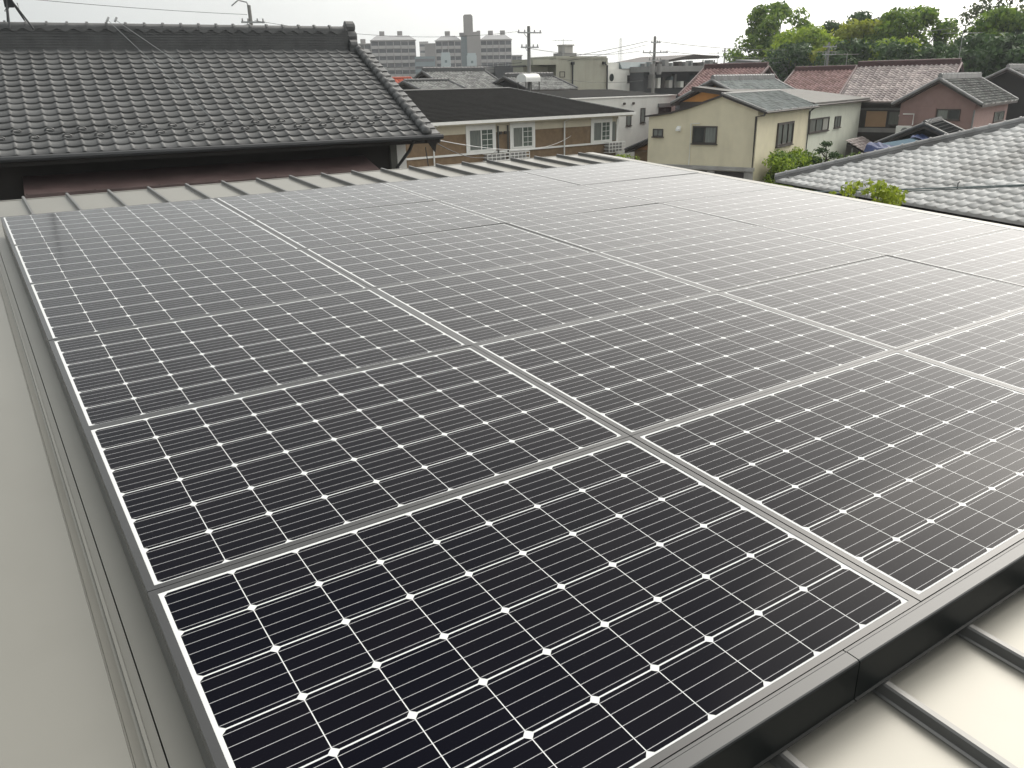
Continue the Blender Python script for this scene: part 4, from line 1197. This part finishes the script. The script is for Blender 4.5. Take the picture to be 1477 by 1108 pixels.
def aerial(x, y, z0, z1, label, az=100, n=7, w_=.9):
    t = thing("tv_aerial", label, "aerial", (x, y, 0), az, "roof aerials")
    q = MB(); q.tube([(0, 0, z0), (0, 0, z1)], .022, 5); q.build("mast", K['steel'], t)
    q = MB(); q.tube([(-w_, 0, z1 - .1), (w_, 0, z1 - .1)], .015, 4)
    for k in range(n): q.tube([(-w_ + 2 * w_ * k / (n - 1), -.35, z1 - .1), (-w_ + 2 * w_ * k / (n - 1), .35, z1 - .1)], .01, 4)
    q.build("rods", K['steel'], t)


aerial(46.2, 60.4, 9.4, 11.05, "thin aerial standing on the olive block roof")
aerial(52.0, 47.6, 8.2, 9.55, "thin aerial on the ridge of the red tiled house")
aerial(60.2, 43.6, 7.9, 9.5, "thin aerial on the faded red roof left of the pale roof")
aerial(62.2, 43.0, 7.9, 9.3, "second thin aerial on the faded red roof nearer the pale roof")
aerial(67.0, 36.3, 8.2, 10.6, "wide aerial above the right end of the pale tiled ridge", 110, 9, 1.5)
lt_ = thing("lattice_tower", "faint far lattice tower behind the pale block", "tower", (262, 302, 0), 100)
q = MB()
for sx, sy in ((-1, -1), (1, -1), (1, 1), (-1, 1)): q.tube([(sx * 1.3, sy * 1.3, 0), (sx * .3, sy * .3, 25.5)], .10, 4)
for k in range(12):
    s0, s1 = 1.3 - 1.0 * k / 12, 1.3 - 1.0 * (k + 1) / 12; z0_, z1_ = 25.5 * k / 12, 25.5 * (k + 1) / 12
    q.tube([(-s0, -s0, z0_), (s1, -s1, z1_)], .05, 4); q.tube([(s0, -s0, z0_), (-s1, -s1, z1_)], .05, 4)
q.build("lattice", K['white'], lt_)


def wire(label, a, b_, sag, r, m=K['wire'], group="overhead wires", name="overhead_wire", n=18):
    a, b_ = Vector(a), Vector(b_)
    q = MB()
    q.tube([a.lerp(b_, k / n) - Vector((0, 0, sag * 4 * (k / n) * (1 - k / n))) for k in range(n + 1)], r, 5)
    return tag(q.build(name, m), label, "wire", group)


wire("wire from the block's pole sweeping left over the olive block", (54.9, 59.0, 10.9), (30.0, 62.5, 8.9), .7, .022)
wire("wire from the block's pole leaving right towards the trees", (55.8, 58.9, 10.9), (95.0, 62.0, 11.2), .8, .022)
wire("lower wire from the block's pole leaving right over the canopy", (56.6, 58.9, 10.05), (98.0, 64.0, 10.3), .7, .022)
wire("lower wire from the block's pole running left", (54.0, 59.0, 10.05), (36.6, 52.5, 10.0), .4, .018)
wire("wire between the two utility poles over the flats", (36.2, 52.6, 11.1), (15.6, 49.3, 11.2), .6, .012)
wire("faint wire from the bent bracket pole to the left edge", (15.2, 49.3, 11.5), (-8, 46, 12.8), .3, .012)
wire("wire crossing in front of the trees at right", (82.0, 49.0, 11.6), (96.0, 50.0, 13.0), .3, .03)
wire("second wire from the block's pole sweeping left just lower", (54.9, 59.0, 10.6), (30.0, 62.5, 8.5), .7, .016)
wire("wire crossing low in front of the olive block wall", (36.7, 52.5, 8.3), (55.0, 58.7, 7.6), .5, .014)
wire("lowest wire crossing in front of the olive block wall", (36.7, 52.5, 7.4), (55.0, 58.7, 6.6), .3, .012)
wire("wire falling from the block's pole to the market hall", (55.6, 58.7, 9.2), (66.0, 65.0, 8.9), .35, .014)
wire("slack black service wire hanging in front of the brown wall", (8.05, 14.3, 6.45), (24.0, 37.0, 4.2), .35, .010)
wire("upper slack service wire before the flats windows", (8.05, 14.3, 6.52), (30.0, 38.2, 4.6), .45, .010, K['greywire'])
wire("loose wire end hanging from the dark eave corner", (7.75, 14.25, 6.4), (7.85, 14.2, 5.3), 0.0, .010)
c1 = wire("thick teal cable with clips crossing before the grey hip roof", (7.1, 10.2, 5.92), (17.6, 4.9, 5.80), .10, .013, K['teal'], "teal cables", "power_cable", 24)
c2_ = wire("lower teal cable running close under the clipped one", (7.6, 10.0, 5.80), (16.6, 5.4, 5.76), .06, .009, K['teal'], "teal cables", "power_cable", 24)
for k, f_ in enumerate((0.48, 0.66)):
    p_ = Vector((7.1, 10.2, 5.92)).lerp(Vector((17.6, 4.9, 5.80)), f_) - Vector((0, 0, .1 * 4 * f_ * (1 - f_)))
    q = MB(); q.tube([p_ + Vector((0, 0, -.03)), p_ + Vector((0, 0, .07)), p_ + Vector((.04, 0, .09))], .012, 5)
    tag(q.build("cable_clip", K['wire']), ["left small clip on the teal cable", "right small clip on the teal cable"][k], "clip", "cable clips")


# ------------------------------------------------------------------ vegetation
def leaves(mb_v, mb_f, rnd, c, r, n, size, rg, flat=0.75, shell=0.55):
    """n small leaf faces spread through one clump"""
    for _ in range(n):
        while True:
            d = Vector((rg.uniform(-1, 1), rg.uniform(-1, 1), rg.uniform(-1, 1)))
            if 0.01 < d.length < 1: break
        d = d.normalized() * (shell + (1 - shell) * rg.random() if rg.random() < .75 else rg.random())
        p = c + Vector((d.x * r, d.y * r, d.z * r * flat))
        nrm = (d * .8 + Vector((rg.gauss(0, .6), rg.gauss(0, .6), rg.gauss(0.35, .6)))).normalized()
        a = nrm.cross(Vector((rg.gauss(0, 1), rg.gauss(0, 1), rg.gauss(0, 1)))).normalized(); b_ = nrm.cross(a)
        s = size * rg.uniform(.6, 1.3)
        i = len(mb_v)
        mb_v += [tuple(p - a * s), tuple(p + b_ * s * .55 + nrm * s * .12), tuple(p + a * s), tuple(p - b_ * s * .55 + nrm * s * .12)]
        mb_f.append((i, i + 1, i + 2, i + 3)); rnd.append(min(1, max(0, rg.gauss(.45, .28))))


def leaf_obj(name, v, f, rnd, m, parent):
    me = bpy.data.meshes.new(name); me.from_pydata(v, [], f); me.materials.append(m)
    at = me.attributes.new('leaf_rand', 'FLOAT', 'FACE'); at.data.foreach_set('value', rnd)
    o = bpy.data.objects.new(name, me); COL.objects.link(o); o.parent = parent
    return o


def tree(label, x, y, H, crown_r, crown_z0, m, seed, clumps=26, per=190, leaf=.26, clump_r=1.3, group="trees behind the houses", name="broadleaf_tree", shape='round', trunk=.28, ecc=1.0, lean=(0, 0)):
    rg = random.Random(seed)
    t = thing(name, label, "tree", (x, y, 0), None, group)
    v, f, rnd = [], [], []
    tk = MB()
    top = Vector((lean[0], lean[1], H * .8))
    pts = [Vector((0, 0, 0)).lerp(top, k / 6) + Vector((rg.gauss(0, .12), rg.gauss(0, .12), 0)) * (k > 0) for k in range(7)]
    tk.tube(pts, trunk, 7, trunk * .3)
    for k in range(clumps):
        u_ = (k + rg.random()) / clumps
        z = crown_z0 + (H - crown_z0) * u_
        if shape == 'round': prof_ = sqrt(max(0.03, 1 - (2 * u_ - .85) ** 2 / 1.33))
        elif shape == 'cone': prof_ = max(.06, 1 - u_)
        else: prof_ = .55 + .45 * sin(pi * min(1, u_ * 1.1))
        a = rg.uniform(0, 2 * pi); rr = crown_r * prof_ * sqrt(rg.uniform(.15, 1))
        c = Vector((cos(a) * rr * ecc + lean[0] * u_, sin(a) * rr + lean[1] * u_, z))
        cr_ = clump_r * rg.uniform(.65, 1.25)
        c.z = min(c.z, H - cr_ * .5)
        leaves(v, f, rnd, c, cr_, int(per * rg.uniform(.7, 1.3)), leaf, rg)
        base = pts[min(6, max(1, int(6 * min(1, (z * .72) / (H * .8)))))]
        mid = base.lerp(c, .5) + Vector((0, 0, .25 * rr * .3))
        tk.tube([base, mid, c], trunk * .26, 5, min(.03, trunk * .12), False)
    leaf_obj("crown", v, f, rnd, m, t)
    tk.build("trunk", K['bark'], t)
    return t


def at(az_deg, D):
    return CAM.x + sin(radians(az_deg)) * D, CAM.y + cos(radians(az_deg)) * D


# azimuth from +Y seen from the camera, distance, height
def T(label, az, D, H, *a, **k):
    x, y = at(az, D); return tree(label, x, y, H, *a, **k)


T("tall broken crowned tree at the left end of the tree row", 50.7, 112, 15.8, 5.4, 6.0, K['leaf_mid'], 1, 44, 190, .26, 1.25, trunk=.42)
T("low dark left shoulder tree of the row", 49.4, 108, 12.2, 3.0, 4.5, K['leaf_mid'], 2, 22, 170, .26, 1.2)
T("light green rounded tree in front of the broken crowned one", 52.3, 104, 12.6, 3.8, 7.5, K['leaf_bright'], 3, 26, 210, .24, 1.4)
T("small far tree left of the row beside the canopy", 48.2, 118, 10.8, 2.2, 5, K['leaf_mid'], 4, 11, 130, .25, 1.0)
T("dark conifer between the light green and yellow green trees", 54.0, 118, 13.8, 2.6, 3.5, K['leaf_dark'], 5, 30, 170, .26, 1.1, shape='col', name="conifer_tree")
T("small yellow tree low in the row", 53.7, 98, 10.3, 1.9, 6.0, K['leaf_yellow'], 6, 12, 170, .22, 1.0)
T("yellow green feathery tree in the middle of the row", 55.6, 106, 13.2, 3.3, 6.0, K['leaf_yellow'], 7, 26, 200, .24, 1.3)
T("dark tree rising behind the yellow green one", 55.9, 122, 15.0, 3.6, 5.0, K['leaf_dark'], 8, 28, 170, .28, 1.4, name="conifer_tree")
T("big domed green tree right of the yellow green one", 58.1, 108, 14.4, 5.1, 5.0, K['leaf_mid'], 9, 46, 230, .26, 1.6, trunk=.4)
T("brighter lower tree under the domed one", 57.4, 98, 10.9, 3.4, 5.0, K['leaf_bright'], 10, 22, 200, .24, 1.3)
T("narrow dark pointed tree right of the domed one", 59.95, 108, 12.9, 1.5, 4.0, K['leaf_dark'], 11, 20, 110, .22, .8, shape='cone', name="conifer_tree")
T("low olive tree in the sky gap", 61.0, 112, 10.6, 2.8, 4.0, K['leaf_olive'], 12, 18, 170, .26, 1.3)
T("tall sparse tree with thin top branches", 62.4, 104, 15.8, 3.2, 7.5, K['leaf_olive'], 13, 26, 60, .24, 1.1, trunk=.36, lean=(.8, -.8))
T("big bright topped tree at the right end", 63.4, 100, 13.4, 4.0, 5.0, K['leaf_mid'], 14, 36, 230, .26, 1.5, trunk=.4)
T("dark tree at the right picture edge", 65.6, 98, 13.2, 3.6, 3.0, K['leaf_dark'], 15, 36, 190, .28, 1.5)
T("dark lower tree below the sparse one", 62.2, 94, 10.8, 3.4, 3.0, K['leaf_dark'], 16, 26, 190, .27, 1.4)
T("dark bushy tree behind the pink house's roof", 64.3, 90, 10.6, 3.6, 2.5, K['leaf_dark'], 17, 28, 190, .27, 1.4)
T("dark tree at the right edge behind the red roof", 66.3, 88, 10.2, 3.6, 2.0, K['leaf_dark'], 18, 26, 190, .27, 1.4)
T("dark low tree behind the faded red roof", 55.0, 96, 10.9, 3.4, 3.0, K['leaf_dark'], 19, 22, 180, .26, 1.3)
T("dark low tree behind the pale roof's left end", 57.8, 94, 10.5, 3.6, 3.0, K['leaf_dark'], 20, 22, 180, .26, 1.3)
T("dark low tree behind the red tiled house", 51.6, 100, 10.9, 3.8, 3.0, K['leaf_dark'], 21, 24, 180, .26, 1.3)
T("dark low tree behind the pale roof's right end", 60.2, 92, 10.2, 3.4, 3.0, K['leaf_dark'], 22, 20, 180, .26, 1.3)
T("rounded dark tree between the sparse and domed trees", 61.2, 100, 10.0, 2.6, 3.0, K['leaf_dark'], 23, 16, 170, .26, 1.2)

LIMEX, LIMEY = at(57.35, 11.5)
# lime green tree top just beyond the right roof edge
lm = tree("bright lime green tree top beyond the right roof edge", LIMEX, LIMEY, 6.30, 0.50, 5.97, K['leaf_lime'], 33, 44, 18, .038, .085, "near garden trees", "young_tree", 'col', .020)
# garden shrubs in front of the cream and green houses
def shrub(label, x, y, H, r, m, seed, clumps, per, leaf, cr_, ecc=1.0, cat="shrub", name="garden_shrub", z0=0.4):
    rg = random.Random(seed)
    t = thing(name, label, cat, (x, y, 0), None, "garden shrubs")
    v, f, rnd = [], [], []
    tk = MB()
    for k in range(clumps):
        a = rg.uniform(0, 2 * pi); rr = r * sqrt(rg.random()); z = rg.uniform(z0, H - cr_ * .6)
        c = Vector((cos(a) * rr * ecc, sin(a) * rr, z)); leaves(v, f, rnd, c, cr_ * rg.uniform(.7, 1.2), per, leaf, rg)
        tk.tube([(0, 0, 0), c * .6, c], .03, 4, .01, False)
    leaf_obj("crown", v, f, rnd, m, t); tk.build("trunk", K['bark'], t)
    return t


hx = Vector((33.75, 26.45, 0))
for k in range(6):
    p_ = hx + Vector((.953, .302, 0)) * (0.2 + k * .88)
    shrub(["left end bush of the hedge before the cream wall", "second bush of the hedge before the cream wall", "third bush of the hedge before the cream wall",
           "fourth bush of the hedge before the cream wall", "fifth tuft topped bush of the hedge before the cream wall", "right end bush of the hedge before the cream wall"][k],
          p_.x, p_.y, 3.95 + (.35 if k == 4 else 0) + .1 * (k % 2), .62, K['leaf_bright'] if k % 2 == 0 else K['leaf_mid'], 50 + k, 34, 110, .08, .45, name="hedge_bush")
px_, py_ = at(54.3, 47.5)
tp = thing("cloud_pruned_pine", "cloud pruned pine before the pale green house", "tree", (px_, py_, 0), None)
rg = random.Random(77); v, f, rnd = [], [], []; tk = MB()
tk.tube([(0, 0, 0), (.1, 0, 1.6), (-.15, .05, 2.6), (.15, 0, 3.4), (0, 0, 4.1)], .11, 6, .04)
for (dx_, dz_, rr) in ((.0, 4.2, .36), (-.2, 3.85, .42), (.38, 3.62, .44), (-.42, 3.38, .40), (.2, 3.1, .55), (.75, 3.0, .38), (-1.25, 2.95, .30), (-.5, 2.75, .42)):
    leaves(v, f, rnd, Vector((dx_ * .62, -dx_ * .78, dz_)), rr, 170, .07, rg, .45, .3)
    tk.tube([(0, 0, dz_ - .35), (dx_ * .62, -dx_ * .78, dz_ - .08)], .04, 5, .02, False)
leaf_obj("crown", v, f, rnd, K['leaf_dark'], tp); tk.build("trunk", K['bark'], tp)
px_, py_ = at(55.3, 48.5); shrub("rounded green bush right under the cloud pruned pine", px_, py_, 3.75, 1.4, K['leaf_mid'], 61, 30, 100, .09, .55)
px_, py_ = at(54.0, 46.5); shrub("pale green low bush left under the cloud pruned pine", px_, py_, 3.35, 1.1, K['leaf_bright'], 62, 22, 100, .09, .5)
px_, py_ = at(41.7, 46.5); shrub("small green bush beside the flats corner cage", px_, py_, 4.1, .9, K['leaf_bright'], 63, 16, 90, .09, .45)

# ------------------------------------------------------------------ air between the houses and the far towers
hz = bpy.data.materials.new("haze"); hz.use_nodes = True
nt = hz.node_tree
for n in list(nt.nodes): nt.nodes.remove(n)
mo = nt.nodes.new('ShaderNodeOutputMaterial'); pv = nt.nodes.new('ShaderNodeVolumePrincipled')
pv.inputs['Color'].default_value = (0.90, 0.95, 1.0, 1); pv.inputs['Density'].default_value = 0.00034
pv.inputs['Anisotropy'].default_value = 0.2
nt.links.new(pv.outputs[0], mo.inputs['Volume'])
b = MB(); b.box(-260, 560, -260, 560, -1.0, 42.0)
ho = b.build("haze", hz); setup(ho, 'stuff')
tag(ho, "thin pale haze in the air over the rooftops", "haze", kind='stuff')
